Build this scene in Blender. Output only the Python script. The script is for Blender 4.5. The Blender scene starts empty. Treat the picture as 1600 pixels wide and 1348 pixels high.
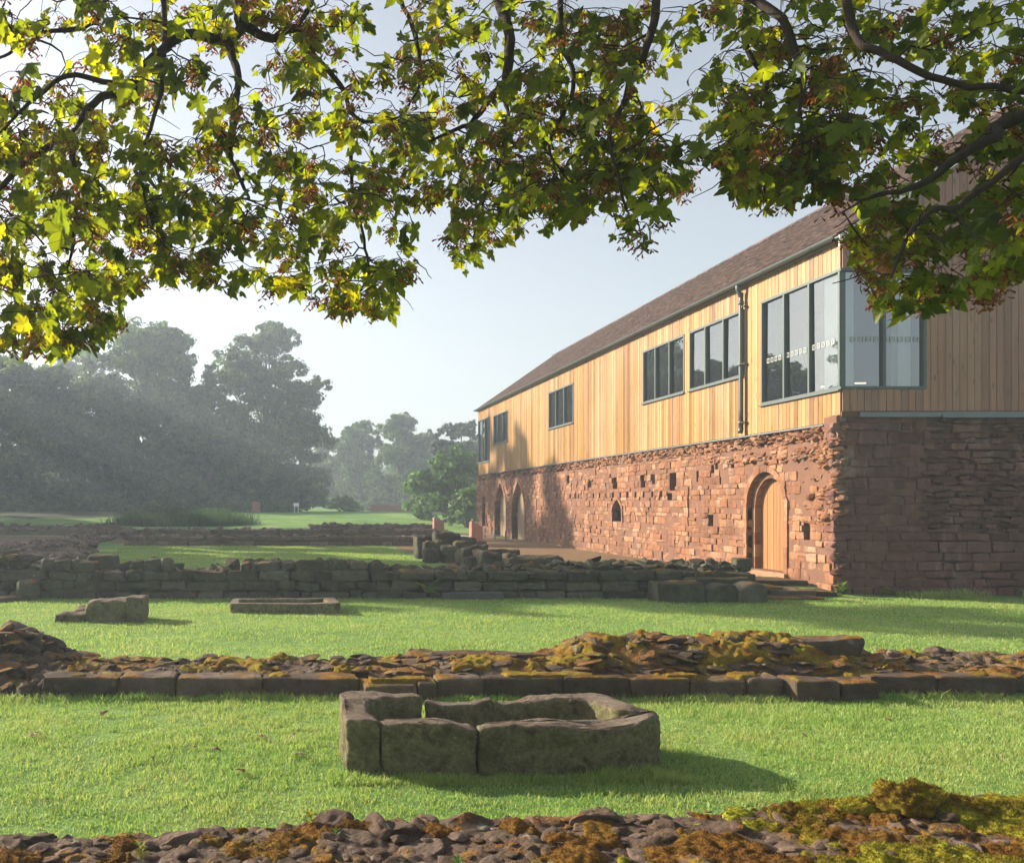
import bpy, bmesh, math, random
import numpy as np
from mathutils import Vector, Matrix

RN = random.Random(11)
rng = np.random.default_rng(11)
C = bpy.context.scene.collection
SC = bpy.context.scene

# ------------------------------------------------------------------ camera
F, H, PX0, HY = 1400.0, 1.8, 440.0, 787.0          # focal length (px of a 1600 px wide picture), eye height, vanishing point
cam = bpy.data.cameras.new('camera'); co = bpy.data.objects.new('camera', cam); C.objects.link(co)
co.location = (0, 0, H); co.rotation_euler = (math.radians(90), 0, 0)
cam.sensor_width = 36; cam.sensor_fit = 'HORIZONTAL'; cam.lens = F / 1600 * 36
cam.shift_x = (800 - PX0) / 1600; cam.shift_y = (HY - 674) / 1600
cam.clip_start = 0.05; cam.clip_end = 3000
SC.camera = co

# ------------------------------------------------------------------ world, sun, exposure
SUN_EL, SUN_AZ = math.radians(22), math.atan2(-0.855, 0.52)
w = bpy.data.worlds.new('World'); SC.world = w; w.use_nodes = True
nt = w.node_tree
sky = nt.nodes.new('ShaderNodeTexSky'); sky.sky_type = 'NISHITA'; sky.sun_disc = False
sky.sun_elevation = SUN_EL; sky.sun_rotation = SUN_AZ
sky.air_density = 1.0; sky.dust_density = 2.5; sky.ozone_density = 1.2
bg = nt.nodes['Background']; bg.inputs['Strength'].default_value = 0.076
hs = nt.nodes.new('ShaderNodeHueSaturation'); hs.inputs['Saturation'].default_value = 0.48
nt.links.new(sky.outputs[0], hs.inputs['Color']); nt.links.new(hs.outputs[0], bg.inputs['Color'])
sl = bpy.data.lights.new('sun', 'SUN'); sl.energy = 5.0; sl.angle = math.radians(0.6); sl.color = (1.0, 0.87, 0.68)
so = bpy.data.objects.new('sun', sl); C.objects.link(so); so.location = (-40, 25, 30)
sd = Vector((math.sin(SUN_AZ) * math.cos(SUN_EL), math.cos(SUN_AZ) * math.cos(SUN_EL), math.sin(SUN_EL)))
so.rotation_euler = sd.to_track_quat('Z', 'Y').to_euler()
SC.view_settings.view_transform = 'Standard'; SC.view_settings.look = 'None'
SC.view_settings.exposure = 1.48; SC.view_settings.gamma = 1.0
SC.cycles.use_denoising = True
SC.cycles.max_bounces = 7; SC.cycles.diffuse_bounces = 3; SC.cycles.glossy_bounces = 3
SC.cycles.transmission_bounces = 4; SC.cycles.transparent_max_bounces = 10; SC.cycles.volume_bounces = 1
SC.cycles.sample_clamp_indirect = 6.0
HAZE_DENSITY = 0.0023

# ------------------------------------------------------------------ helpers: noise and meshes
def vnoise(P, seed=0):
    P = np.asarray(P, float); i = np.floor(P).astype(np.int64); f = P - i; u = f * f * (3 - 2 * f)
    def h(a, b, c):
        n = (a * 374761393 + b * 668265263 + c * 1440662683 + seed * 974634777) & 0xffffffff
        n = ((n ^ (n >> 13)) * 1274126177) & 0xffffffff
        n = n ^ (n >> 16)
        return (n & 0xffff) / 32767.5 - 1.0
    x, y, z = i[:, 0], i[:, 1], i[:, 2]; r = 0
    for dx in (0, 1):
        wx = u[:, 0] if dx else 1 - u[:, 0]
        for dy in (0, 1):
            wy = u[:, 1] if dy else 1 - u[:, 1]
            for dz in (0, 1):
                wz = u[:, 2] if dz else 1 - u[:, 2]
                r = r + wx * wy * wz * h(x + dx, y + dy, z + dz)
    return r
def fbm(P, seed=0, o=3):
    P = np.asarray(P, float); r = 0; a = 0.55
    for k in range(o):
        r = r + a * vnoise(P * 2 ** k + 17.3 * k, seed + k); a *= 0.5
    return r
def smooth(a, b, x):
    t = np.clip((np.asarray(x, float) - a) / (b - a), 0, 1); return t * t * (3 - 2 * t)

WL = {}
class MB:
    def __init__(s): s.v, s.f, s.t, s.n = [], [], [], 0
    def add(s, V, Fs, t=0.5):
        V = np.asarray(V, float).reshape(-1, 3)
        for f in (Fs if isinstance(Fs, (list, tuple)) else [Fs]):
            s.f.append(np.asarray(f, np.int64) + s.n)
        s.t.append(np.broadcast_to(np.asarray(t, float), (len(V),)).copy()); s.v.append(V); s.n += len(V)
        return s
    def box(s, lo, hi, t=0.5):
        x0, y0, z0 = lo; x1, y1, z1 = hi
        V = [(x0,y0,z0),(x1,y0,z0),(x1,y1,z0),(x0,y1,z0),(x0,y0,z1),(x1,y0,z1),(x1,y1,z1),(x0,y1,z1)]
        return s.add(V, BOXF, t)
    def build(s, name, mat, parent=None, shade=False, origin=None):
        V = np.concatenate(s.v); t = np.concatenate(s.t)
        if parent is not None: loc = WL[parent.as_pointer()]
        elif origin is not None: loc = np.array(origin, float)
        else: loc = np.array([(V[:,0].min()+V[:,0].max())/2, (V[:,1].min()+V[:,1].max())/2, V[:,2].min()])
        V = V - loc
        me = bpy.data.meshes.new(name)
        me.vertices.add(len(V)); me.vertices.foreach_set('co', V.astype(np.float32).ravel())
        loops = np.concatenate([f.ravel() for f in s.f])
        tot = np.concatenate([np.full(len(f), f.shape[1]) for f in s.f])
        st = np.concatenate([[0], np.cumsum(tot)[:-1]])
        me.loops.add(len(loops)); me.loops.foreach_set('vertex_index', loops.astype(np.int32))
        me.polygons.add(len(tot)); me.polygons.foreach_set('loop_start', st.astype(np.int32))
        me.polygons.foreach_set('loop_total', tot.astype(np.int32))
        me.polygons.foreach_set('use_smooth', np.full(len(tot), shade, dtype=bool))
        me.update(calc_edges=True); me.validate()
        a = me.attributes.new('tint', 'FLOAT', 'POINT'); a.data.foreach_set('value', t.astype(np.float32))
        me.materials.append(mat)
        o = bpy.data.objects.new(name, me); C.objects.link(o)
        if parent is not None: o.parent = parent
        else: o.location = loc
        WL[o.as_pointer()] = loc
        return o
BOXF = np.array([(0,3,2,1),(4,5,6,7),(0,1,5,4),(1,2,6,5),(2,3,7,6),(3,0,4,7)])

def thing(name, label, cat, loc, group=None):
    o = bpy.data.objects.new(name, None); C.objects.link(o); o.location = loc; o.empty_display_size = 0.2
    o['label'] = label; o['category'] = cat; o['kind'] = 'thing'
    if group: o['group'] = group
    WL[o.as_pointer()] = np.array(loc, float)
    return o
def tag(o, label, cat, group=None):
    o['label'] = label; o['category'] = cat; o['kind'] = 'thing'
    if group: o['group'] = group
    return o
def kind(o, k, label=None):
    o['kind'] = k
    if label: o['label'] = label
    return o

_cg = {}
def cube_grid(n):
    if n in _cg: return _cg[n]
    bm = bmesh.new(); bmesh.ops.create_cube(bm, size=2)
    if n > 1: bmesh.ops.subdivide_edges(bm, edges=bm.edges[:], cuts=n - 1, use_grid_fill=True)
    bm.verts.index_update()
    V = np.array([v.co[:] for v in bm.verts]); Fq = np.array([[v.index for v in f.verts] for f in bm.faces]); bm.free()
    _cg[n] = (V, Fq); return _cg[n]
_ic = {}
def ico(n):
    if n in _ic: return _ic[n]
    bm = bmesh.new(); bmesh.ops.create_icosphere(bm, subdivisions=n, radius=1); bm.verts.index_update()
    V = np.array([v.co[:] for v in bm.verts]); Fq = np.array([[v.index for v in f.verts] for f in bm.faces]); bm.free()
    _ic[n] = (V, Fq); return _ic[n]
def rotm(rx, ry, rz): return np.array(Matrix.Rotation(rz,3,'Z') @ Matrix.Rotation(ry,3,'Y') @ Matrix.Rotation(rx,3,'X'))

def block(mb, lo, hi, r=0.02, rough=0.01, n=3, t=None, freq=7.0, jit=0.012, rot=0.0, tilt=0.0, shape=None):
    """a dressed, worn stone: rounded edges, jittered corners, noisy faces"""
    V, Fq = cube_grid(n); lo = np.array(lo, float); hi = np.array(hi, float); hs = (hi - lo) / 2; c = (lo + hi) / 2
    p = V.copy()
    if n > 2: p = np.sign(p) * (1 - (1 - np.abs(p)) ** 1.35)
    r = min(r, hs.min() * 0.9); q = np.clip(p * hs, -(hs - r), hs - r); d = p * hs - q
    L = np.linalg.norm(d, axis=1, keepdims=True); nd = d / np.maximum(L, 1e-9); P = q + nd * np.minimum(L, r)
    if jit:
        J = np.array([RN.uniform(-jit, jit) for _ in range(24)]).reshape(2, 2, 2, 3)
        a = (V + 1) / 2
        off = 0
        for i in (0, 1):
            for j in (0, 1):
                for k in (0, 1):
                    wt = (a[:,0] if i else 1-a[:,0]) * (a[:,1] if j else 1-a[:,1]) * (a[:,2] if k else 1-a[:,2])
                    off = off + wt[:, None] * J[i, j, k]
        P = P + off
    if shape is not None: P = shape(P, hs)
    P = P + nd * (fbm((P + c) * freq, 3)[:, None] * rough)
    if rot or tilt: P = P @ rotm(tilt * RN.uniform(-1, 1), tilt * RN.uniform(-1, 1), rot).T
    return mb.add(P + c, Fq, RN.random() if t is None else t)

def rock(mb, c, size, t=None, n=2, cuts=12, rz=None, tilt=0.35, rough=0.16, flat=0.38, top=None):
    V, Fq = ico(n); P = V.copy()
    for _ in range(cuts):
        m = np.array([RN.gauss(0, 1) for _ in range(3)]); m /= np.linalg.norm(m)
        d = RN.uniform(flat, 0.92); e = P @ m - d
        P = P - np.where(e > 0, e, 0)[:, None] * m * 0.97
    if top is not None:
        m = np.array([RN.gauss(0,.13), RN.gauss(0,.13), 1.]); m /= np.linalg.norm(m); e = P @ m - top
        P = P - np.where(e > 0, e, 0)[:, None] * m
    P = P * np.array(size)
    M = rotm(RN.uniform(-tilt, tilt), RN.uniform(-tilt, tilt), RN.uniform(0, 6.28) if rz is None else rz)
    P = P @ M.T + np.array(c)
    P = P + V * ((fbm(P / max(size) * 2.2, 5) + (.5*fbm(P / max(size) * 6.5, 8) if n > 2 else 0))[:, None] * rough * min(size))
    return mb.add(P, Fq, RN.random() if t is None else t)

def mound(mb, x0, x1, y0, y1, zf, res, ground=-0.05, t=0.5, edge=0.05, seed=2):
    """a rubble bed: one height field with ragged sides going down to the ground"""
    nx, ny = max(3, int((x1-x0)/res)), max(3, int((y1-y0)/res))
    gx, gy = np.meshgrid(np.linspace(x0, x1, nx), np.linspace(y0, y1, ny), indexing='ij')
    P = np.stack([gx.ravel(), gy.ravel(), np.zeros(nx*ny)], 1)
    e = fbm(P * [1.7, 1.7, 1] , seed + 9) * edge
    P[:, 2] = zf(P[:, 0], P[:, 1])
    I = np.arange(nx*ny).reshape(nx, ny)
    b = np.zeros((nx, ny), bool); b[0] = b[-1] = True; b[:, 0] = b[:, -1] = True; b = b.ravel()
    P[b, 2] = ground
    P[:, 1] += e; P[:, 0] += np.roll(e, 7)
    Fq = np.stack([I[:-1,:-1].ravel(), I[1:,:-1].ravel(), I[1:,1:].ravel(), I[:-1,1:].ravel()], 1)
    return mb.add(P, Fq, t)

def tube(mb, pts, radii, k=6, t=0.5, cap=False):
    pts = np.asarray(pts, float); n = len(pts); radii = np.broadcast_to(np.asarray(radii, float), (n,))
    T = np.gradient(pts, axis=0); T /= np.maximum(np.linalg.norm(T, axis=1, keepdims=True), 1e-9)
    up = np.where(np.abs(T[:, 2:3]) > 0.9, [[1., 0, 0]], [[0, 0, 1.]])
    A = np.cross(T, up); A /= np.maximum(np.linalg.norm(A, axis=1, keepdims=True), 1e-9); B = np.cross(T, A)
    an = np.arange(k) * 2 * math.pi / k
    V = pts[:, None, :] + radii[:, None, None] * (np.cos(an)[None, :, None] * A[:, None, :] + np.sin(an)[None, :, None] * B[:, None, :])
    I = np.arange(n * k).reshape(n, k); J = np.roll(I, -1, axis=1)
    Fq = np.stack([I[:-1].ravel(), J[:-1].ravel(), J[1:].ravel(), I[1:].ravel()], 1)
    fs = [Fq]
    if cap: fs += [I[0][::-1][None, :], I[-1][None, :]]
    return mb.add(V.reshape(-1, 3), fs, t)

def smooth_path(p, n):
    p = np.asarray(p, float); m = len(p)
    if m < 3: return p[0] + (p[-1] - p[0]) * np.linspace(0, 1, n)[:, None]
    q = np.concatenate([[2*p[0]-p[1]], p, [2*p[-1]-p[-2]]]); out = []
    for s in np.linspace(0, m - 1 - 1e-6, n):
        i = int(s); u = s - i; a, b, c, d = q[i:i+4]
        out.append(0.5*((2*b)+(-a+c)*u+(2*a-5*b+4*c-d)*u*u+(-a+3*b-3*c+d)*u**3))
    return np.array(out)

# ------------------------------------------------------------------ materials
class Mat:
    def __init__(s, name):
        s.m = bpy.data.materials.new(name); s.m.use_nodes = True; s.t = s.m.node_tree; s.t.nodes.clear()
        s.out = s.t.nodes.new('ShaderNodeOutputMaterial')
    def put(s, sock, v):
        if isinstance(v, bpy.types.NodeSocket): s.t.links.new(v, sock)
        elif v is not None:
            if isinstance(v, tuple) and len(v) == 3 and sock.type == 'RGBA': v = (*v, 1)
            sock.default_value = v
    def node(s, ty, ins=None, **pr):
        n = s.t.nodes.new(ty)
        for k, v in pr.items(): setattr(n, k, v)
        for k, v in (ins or {}).items(): s.put(n.inputs[k], v)
        return n
    def pos(s, scale=(1,1,1), loc=(0,0,0)):
        g = s.node('ShaderNodeNewGeometry')
        return s.node('ShaderNodeMapping', {0: g.outputs['Position'], 1: loc, 3: scale}).outputs[0]
    def nz(s): return s.node('ShaderNodeSeparateXYZ', {0: s.node('ShaderNodeNewGeometry').outputs['Normal']}).outputs[2]
    def tint(s): return s.node('ShaderNodeAttribute', attribute_name='tint').outputs['Fac']
    def noise(s, scale, vec=None, detail=4, rough=0.55, dist=0.0, col=False):
        n = s.node('ShaderNodeTexNoise', {'Vector': vec if vec is not None else s.pos(), 'Scale': scale, 'Detail': detail, 'Roughness': rough, 'Distortion': dist})
        return n.outputs[1 if col else 0]
    def ramp(s, f, stops, interp='LINEAR'):
        n = s.node('ShaderNodeValToRGB', {0: f}); cr = n.color_ramp; cr.interpolation = interp
        while len(cr.elements) < len(stops): cr.elements.new(0.5)
        for e, (p, c) in zip(cr.elements, stops):
            e.position = p; e.color = (c, c, c, 1) if isinstance(c, (int, float)) else (*c, 1)
        return n.outputs[0]
    def mix(s, f, a, b, mode='MIX'):
        n = s.node('ShaderNodeMix', data_type='RGBA', blend_type=mode)
        s.put(n.inputs[0], f); s.put(n.inputs[6], a); s.put(n.inputs[7], b); return n.outputs[2]
    def math(s, op, a, b=None, c=None, clamp=False):
        n = s.node('ShaderNodeMath', operation=op, use_clamp=clamp); s.put(n.inputs[0], a)
        if b is not None: s.put(n.inputs[1], b)
        if c is not None: s.put(n.inputs[2], c)
        return n.outputs[0]
    def bump(s, h, strength=0.4, dist=0.02):
        return s.node('ShaderNodeBump', {'Height': h, 'Strength': strength, 'Distance': dist}).outputs[0]
    def bsdf(s, col, rough=0.85, normal=None, spec=0.3, metallic=0.0, out=True):
        b = s.node('ShaderNodeBsdfPrincipled', {'Base Color': col, 'Roughness': rough, 'Specular IOR Level': spec, 'Metallic': metallic})
        if normal is not None: s.put(b.inputs['Normal'], normal)
        if out: s.t.links.new(b.outputs[0], s.out.inputs[0])
        return b.outputs[0]
    def surf(s, sh): s.t.links.new(sh, s.out.inputs[0]); return s.m
def simple(name, col, rough=0.6, spec=0.4, metallic=0.0, var=0.12, scale=3.0):
    M = Mat(name); n = M.noise(scale, detail=5)
    c = M.mix(n, tuple(x*(1-var) for x in col), tuple(min(1, x*(1+var)) for x in col))
    M.bsdf(c, rough, M.bump(M.noise(scale*12), 0.08), spec, metallic); return M.m

def mat_sandstone(damp=False):
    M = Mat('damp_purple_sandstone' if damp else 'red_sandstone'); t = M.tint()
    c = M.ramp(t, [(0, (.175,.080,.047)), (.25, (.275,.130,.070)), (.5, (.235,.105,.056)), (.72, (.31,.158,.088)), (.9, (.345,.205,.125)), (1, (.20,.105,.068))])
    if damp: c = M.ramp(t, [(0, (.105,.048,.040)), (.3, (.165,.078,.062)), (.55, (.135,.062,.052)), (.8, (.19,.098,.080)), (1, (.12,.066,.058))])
    big = M.noise(0.55, detail=6, rough=0.65)
    c = M.mix(1.0, c, M.ramp(big, [(.3, .72), (.5, 1.0), (.72, 1.18)]), 'MULTIPLY')
    fine = M.noise(9, detail=8, rough=0.7)
    c = M.mix(1.0, c, M.ramp(fine, [(.3, .68), (.5, .98), (.7, 1.2)]), 'MULTIPLY')
    v = M.noise(1.1, M.pos((1, 1, .45), (3, 8, 1)), 7, 0.7)
    c = M.mix(M.ramp(v, [(.57, 0), (.68, .45)]), c, (.36,.27,.22))
    v2 = M.noise(1.4, M.pos((1.2, 1.2, .35), (31, 5, 2)), 6, 0.65)
    c = M.mix(M.ramp(v2, [(.50, 0), (.66, .6)]), c, (.085,.050,.042))
    h = M.math('ADD', M.noise(14, detail=8, rough=.7), M.math('MULTIPLY', M.noise(45, detail=4), .5))
    M.bsdf(c, .92, M.bump(h, .7, .03), .15); return M.m
def mat_ruin(name, moss=0.5, dark=1.0, warm=0.0, green=.5, mscale=2.2, cool=0.0):
    """old walling stone: brown-grey, algae on upright faces, moss cushions on tops"""
    M = Mat(name); t = M.tint(); nz = M.nz()
    c = M.ramp(t, [(0, (.050,.036,.028)), (.35, (.080,.054,.042)), (.6, (.066,.050,.036)), (.85, (.10,.074,.060)), (1, (.13,.103,.088))])
    if cool: c = M.mix(cool, c, M.ramp(t, [(0, (.034,.028,.019)), (.6, (.062,.054,.036)), (1, (.115,.108,.076))]))
    if warm: c = M.mix(warm, c, M.ramp(t, [(0, (.068,.043,.030)), (.5, (.118,.076,.054)), (1, (.18,.127,.098))]))
    f = M.noise(7, detail=8, rough=.7)
    c = M.mix(1, c, M.ramp(f, [(.3, .55*dark), (.5, 1.0*dark), (.72, 1.45*dark)]), 'MULTIPLY')
    g = M.noise(2.6, M.pos((1,1,1), (7,2,5)), 6, .65)
    side = M.ramp(nz, [(.1, 1), (.7, .25)])
    c = M.mix(M.math('MULTIPLY', M.ramp(g, [(.45, 0), (.60, green)]), side), c, (.092,.105,.056))
    l = M.node('ShaderNodeTexVoronoi', {'Vector': M.pos(), 'Scale': 6.0, 'Randomness': 1.0}).outputs[0]
    l2 = M.math('MULTIPLY', M.ramp(l, [(.1, 1), (.22, 0)]), M.ramp(M.noise(1.7, M.pos((1,1,1),(4,4,4))), [(.52, 0), (.6, .7)]))
    c = M.mix(l2, c, (.19,.19,.16))
    m = M.noise(mscale, M.pos((1,1,1), (2,9,3)), 7, .7)
    top = M.ramp(nz, [(.45, 0), (.8, 1)])
    mm = M.math('MULTIPLY', M.ramp(m, [(.62-.24*moss, 0), (.70-.24*moss, 1)]), top, clamp=True)
    mc = M.ramp(M.noise(3.3, M.pos((1,1,1),(1,5,8)), 6, .7), [(.36, (.11,.045,.010)), (.48, (.20,.090,.014)), (.56, (.19,.13,.016)), (.68, (.23,.20,.025))])
    c = M.mix(mm, c, mc)
    h = M.math('ADD', M.noise(16, detail=8, rough=.7), M.math('MULTIPLY', M.noise(60, detail=3), M.math('ADD', .35, mm)))
    M.bsdf(c, .9, M.bump(h, .75, .025), .18); return M.m
def mat_moss(name, stops):
    M = Mat(name); n = M.noise(5, detail=7, rough=.7); t = M.tint()
    c = M.ramp(M.math('ADD', M.math('MULTIPLY', n, .8), M.math('MULTIPLY', t, .22)), stops)
    c = M.mix(1, c, M.ramp(M.noise(60, detail=3), [(.3, .55), (.65, 1.35)]), 'MULTIPLY')
    M.bsdf(c, .95, M.bump(M.noise(90, detail=5, rough=.8), 1.0, .012), .1); return M.m
def mat_coffin():
    M = Mat('coffin_stone'); nz = M.nz(); t = M.tint()
    n = M.noise(3.2, detail=8, rough=.68); f = M.noise(16, detail=8, rough=.7)
    side = M.ramp(n, [(.3, (.060,.048,.022)), (.42, (.130,.118,.054)), (.55, (.205,.19,.096)), (.64, (.155,.152,.062)), (.75, (.235,.23,.14))])
    top = M.ramp(n, [(.3, (.105,.075,.055)), (.5, (.165,.122,.092)), (.7, (.22,.175,.135))])
    c = M.mix(M.ramp(nz, [(.35, 0), (.75, 1)]), side, top)
    c = M.mix(1, c, M.ramp(f, [(.3, .6), (.5, 1), (.72, 1.3)]), 'MULTIPLY')
    p = M.noise(4.1, M.pos((1,1,1.2),(6,1,4)), 6, .6)
    c = M.mix(M.ramp(p, [(.60, 0), (.66, .75)]), c, (.055,.036,.024))
    v = M.node('ShaderNodeTexVoronoi', {'Vector': M.pos(), 'Scale': 19.0}).outputs[0]
    c = M.mix(M.math('MULTIPLY', M.ramp(v, [(.08, 1), (.2, 0)]), M.ramp(M.noise(3, M.pos((1,1,1),(9,9,1))), [(.5, 0), (.6, .55)])), c, (.33,.31,.27))
    sp = M.noise(38, detail=6, rough=.8); c = M.mix(1, c, M.ramp(sp, [(.36, .62), (.5, 1), (.66, 1.4)]), 'MULTIPLY')
    li = M.noise(5.5, M.pos((1,1,1),(13,3,8)), 9, .75); c = M.mix(M.math('MULTIPLY', M.ramp(li, [(.585, 0), (.605, .6)]), M.ramp(sp, [(.4, .3), (.6, 1)])), c, (.27,.26,.19))
    h = M.math('ADD', M.noise(11, detail=10, rough=.75), M.math('ADD', M.math('MULTIPLY', f, .5), M.math('MULTIPLY', sp, .5)))
    M.bsdf(c, .9, M.bump(h, 1.0, .04), .2); return M.m
def mat_lawn():
    M = Mat('lawn_turf')
    a = M.noise(.35, detail=5, rough=.6); b = M.noise(3.5, detail=7, rough=.7); d = M.noise(40, M.pos((1,.6,1)), 5, .75)
    c = M.ramp(a, [(.35, (.095,.20,.040)), (.5, (.145,.26,.060)), (.65, (.21,.31,.085))])
    c = M.mix(1, c, M.ramp(b, [(.3, .72), (.5, 1), (.7, 1.25)]), 'MULTIPLY')
    c = M.mix(1, c, M.ramp(d, [(.3, .6), (.5, 1), (.7, 1.5)]), 'MULTIPLY')
    M.bsdf(c, .85, M.bump(d, .9, .05), .2); return M.m
def mat_blade():
    M = Mat('grass_blade'); t = M.tint(); a = M.noise(.9, detail=7, rough=.72); b = M.noise(4.5, M.pos((1,1,1),(3,3,3)), 4)
    k = M.math('ADD', M.math('MULTIPLY', t, .40), M.math('ADD', M.math('MULTIPLY', a, .70), M.math('MULTIPLY', b, .2)))
    c = M.ramp(k, [(.26, (.070,.180,.028)), (.43, (.150,.300,.050)), (.57, (.25,.375,.085)), (.72, (.35,.43,.13)), (.90, (.42,.40,.17))])
    d = M.bsdf(c, .5, None, .3, out=False)
    tr = M.node('ShaderNodeBsdfTranslucent', {0: M.mix(1, c, (1.2,1.2,.85), 'MULTIPLY')}).outputs[0]
    return M.surf(M.node('ShaderNodeMixShader', {0: .42, 1: d, 2: tr}).outputs[0])
def mat_leaf(name, stops, tmul=(1.7,1.6,.55), trans=.5, spots=True, rough=.5):
    M = Mat(name); t = M.tint()
    c = M.ramp(t, stops)
    c = M.mix(1, c, M.ramp(M.noise(14, detail=4), [(.3, .75), (.7, 1.2)]), 'MULTIPLY')
    if spots:
        v = M.node('ShaderNodeTexVoronoi', {'Vector': M.pos(), 'Scale': 26.0}).outputs[0]
        c = M.mix(M.ramp(v, [(.12, .9), (.17, 0)]), c, (.018,.012,.006))
    d = M.bsdf(c, rough, None, .35, out=False)
    tr = M.node('ShaderNodeBsdfTranslucent', {0: M.mix(1, c, tmul, 'MULTIPLY')}).outputs[0]
    return M.surf(M.node('ShaderNodeMixShader', {0: trans, 1: d, 2: tr}).outputs[0])
def mat_timber(red=False):
    M = Mat('red_cedar_boards' if red else 'larch_boards'); t = M.tint()
    g = M.noise(1.0, M.pos((26, 26, 1.1)), 7, .68, .6)
    st = M.math('FRACT', M.math('MULTIPLY', t, 37.0))
    c = M.ramp(t, [(0, (.155,.062,.007)), (.25, (.300,.145,.016)), (.5, (.220,.094,.009)), (.75, (.345,.183,.026)), (.9, (.255,.119,.014)), (1, (.165,.068,.009))])
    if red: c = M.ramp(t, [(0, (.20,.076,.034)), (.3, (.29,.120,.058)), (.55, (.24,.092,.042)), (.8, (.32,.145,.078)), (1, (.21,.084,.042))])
    c = M.mix(1, c, M.ramp(g, [(.28, .55), (.5, 1), (.72, 1.25)]), 'MULTIPLY')
    gg = M.node('ShaderNodeNewGeometry')
    kv = M.node('ShaderNodeVectorMath', {0: M.pos((7, 7, 2.6)), 1: M.node('ShaderNodeCombineXYZ', {2: M.math('MULTIPLY', st, 40.0)}).outputs[0]}, operation='ADD').outputs[0]
    kn = M.node('ShaderNodeTexVoronoi', {'Vector': kv, 'Scale': 1.0}).outputs[0]
    c = M.mix(M.ramp(kn, [(.10, .85), (.22, 0)]), c, (.10,.040,.015))
    bl = M.noise(.5, M.pos((1,1,.5)), 5, .6)
    c = M.mix(M.ramp(bl, [(.47, 0), (.70, .42)]), c, (.40,.27,.15))
    M.bsdf(c, M.ramp(t, [(0,.34),(1,.56)]), M.bump(g, .25, .006), .75); return M.m
def mat_tiles():
    M = Mat('clay_tiles'); t = M.tint()
    c = M.ramp(t, [(0, (.036,.026,.025)), (.4, (.070,.045,.041)), (.7, (.098,.062,.054)), (1, (.145,.095,.083))])
    c = M.mix(1, c, M.ramp(M.noise(1.2, detail=6, rough=.7), [(.3, .75), (.7, 1.2)]), 'MULTIPLY')
    M.bsdf(c, .8, M.bump(M.noise(30), .3, .01), .25); return M.m
def mat_gravel():
    M = Mat('sandy_gravel'); n = M.noise(2.2, detail=6, rough=.7); f = M.noise(55, detail=5, rough=.8)
    c = M.ramp(n, [(.3, (.16,.098,.052)), (.55, (.22,.138,.076)), (.75, (.20,.135,.085))])
    c = M.mix(1, c, M.ramp(f, [(.3, .6), (.7, 1.3)]), 'MULTIPLY')
    M.bsdf(c, .95, M.bump(f, .8, .03), .1); return M.m
def mat_glass():
    M = Mat('window_glass')
    fr = M.node('ShaderNodeFresnel', {'IOR': 1.75}).outputs[0]
    g = M.node('ShaderNodeBsdfGlossy', {'Color': (.92,.95,.96), 'Roughness': .004}).outputs[0]
    t = M.node('ShaderNodeBsdfTransparent', {'Color': (.80,.86,.86)}).outputs[0]
    return M.surf(M.node('ShaderNodeMixShader', {0: M.math('MULTIPLY_ADD', fr, 1.0, .15, True), 1: t, 2: g}).outputs[0])
def mat_bark(name, c0, c1):
    M = Mat(name); n = M.noise(9, M.pos((3,3,1)), 7, .7)
    M.bsdf(M.mix(n, c0, c1), .9, M.bump(n, .8, .02), .2); return M.m

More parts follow.
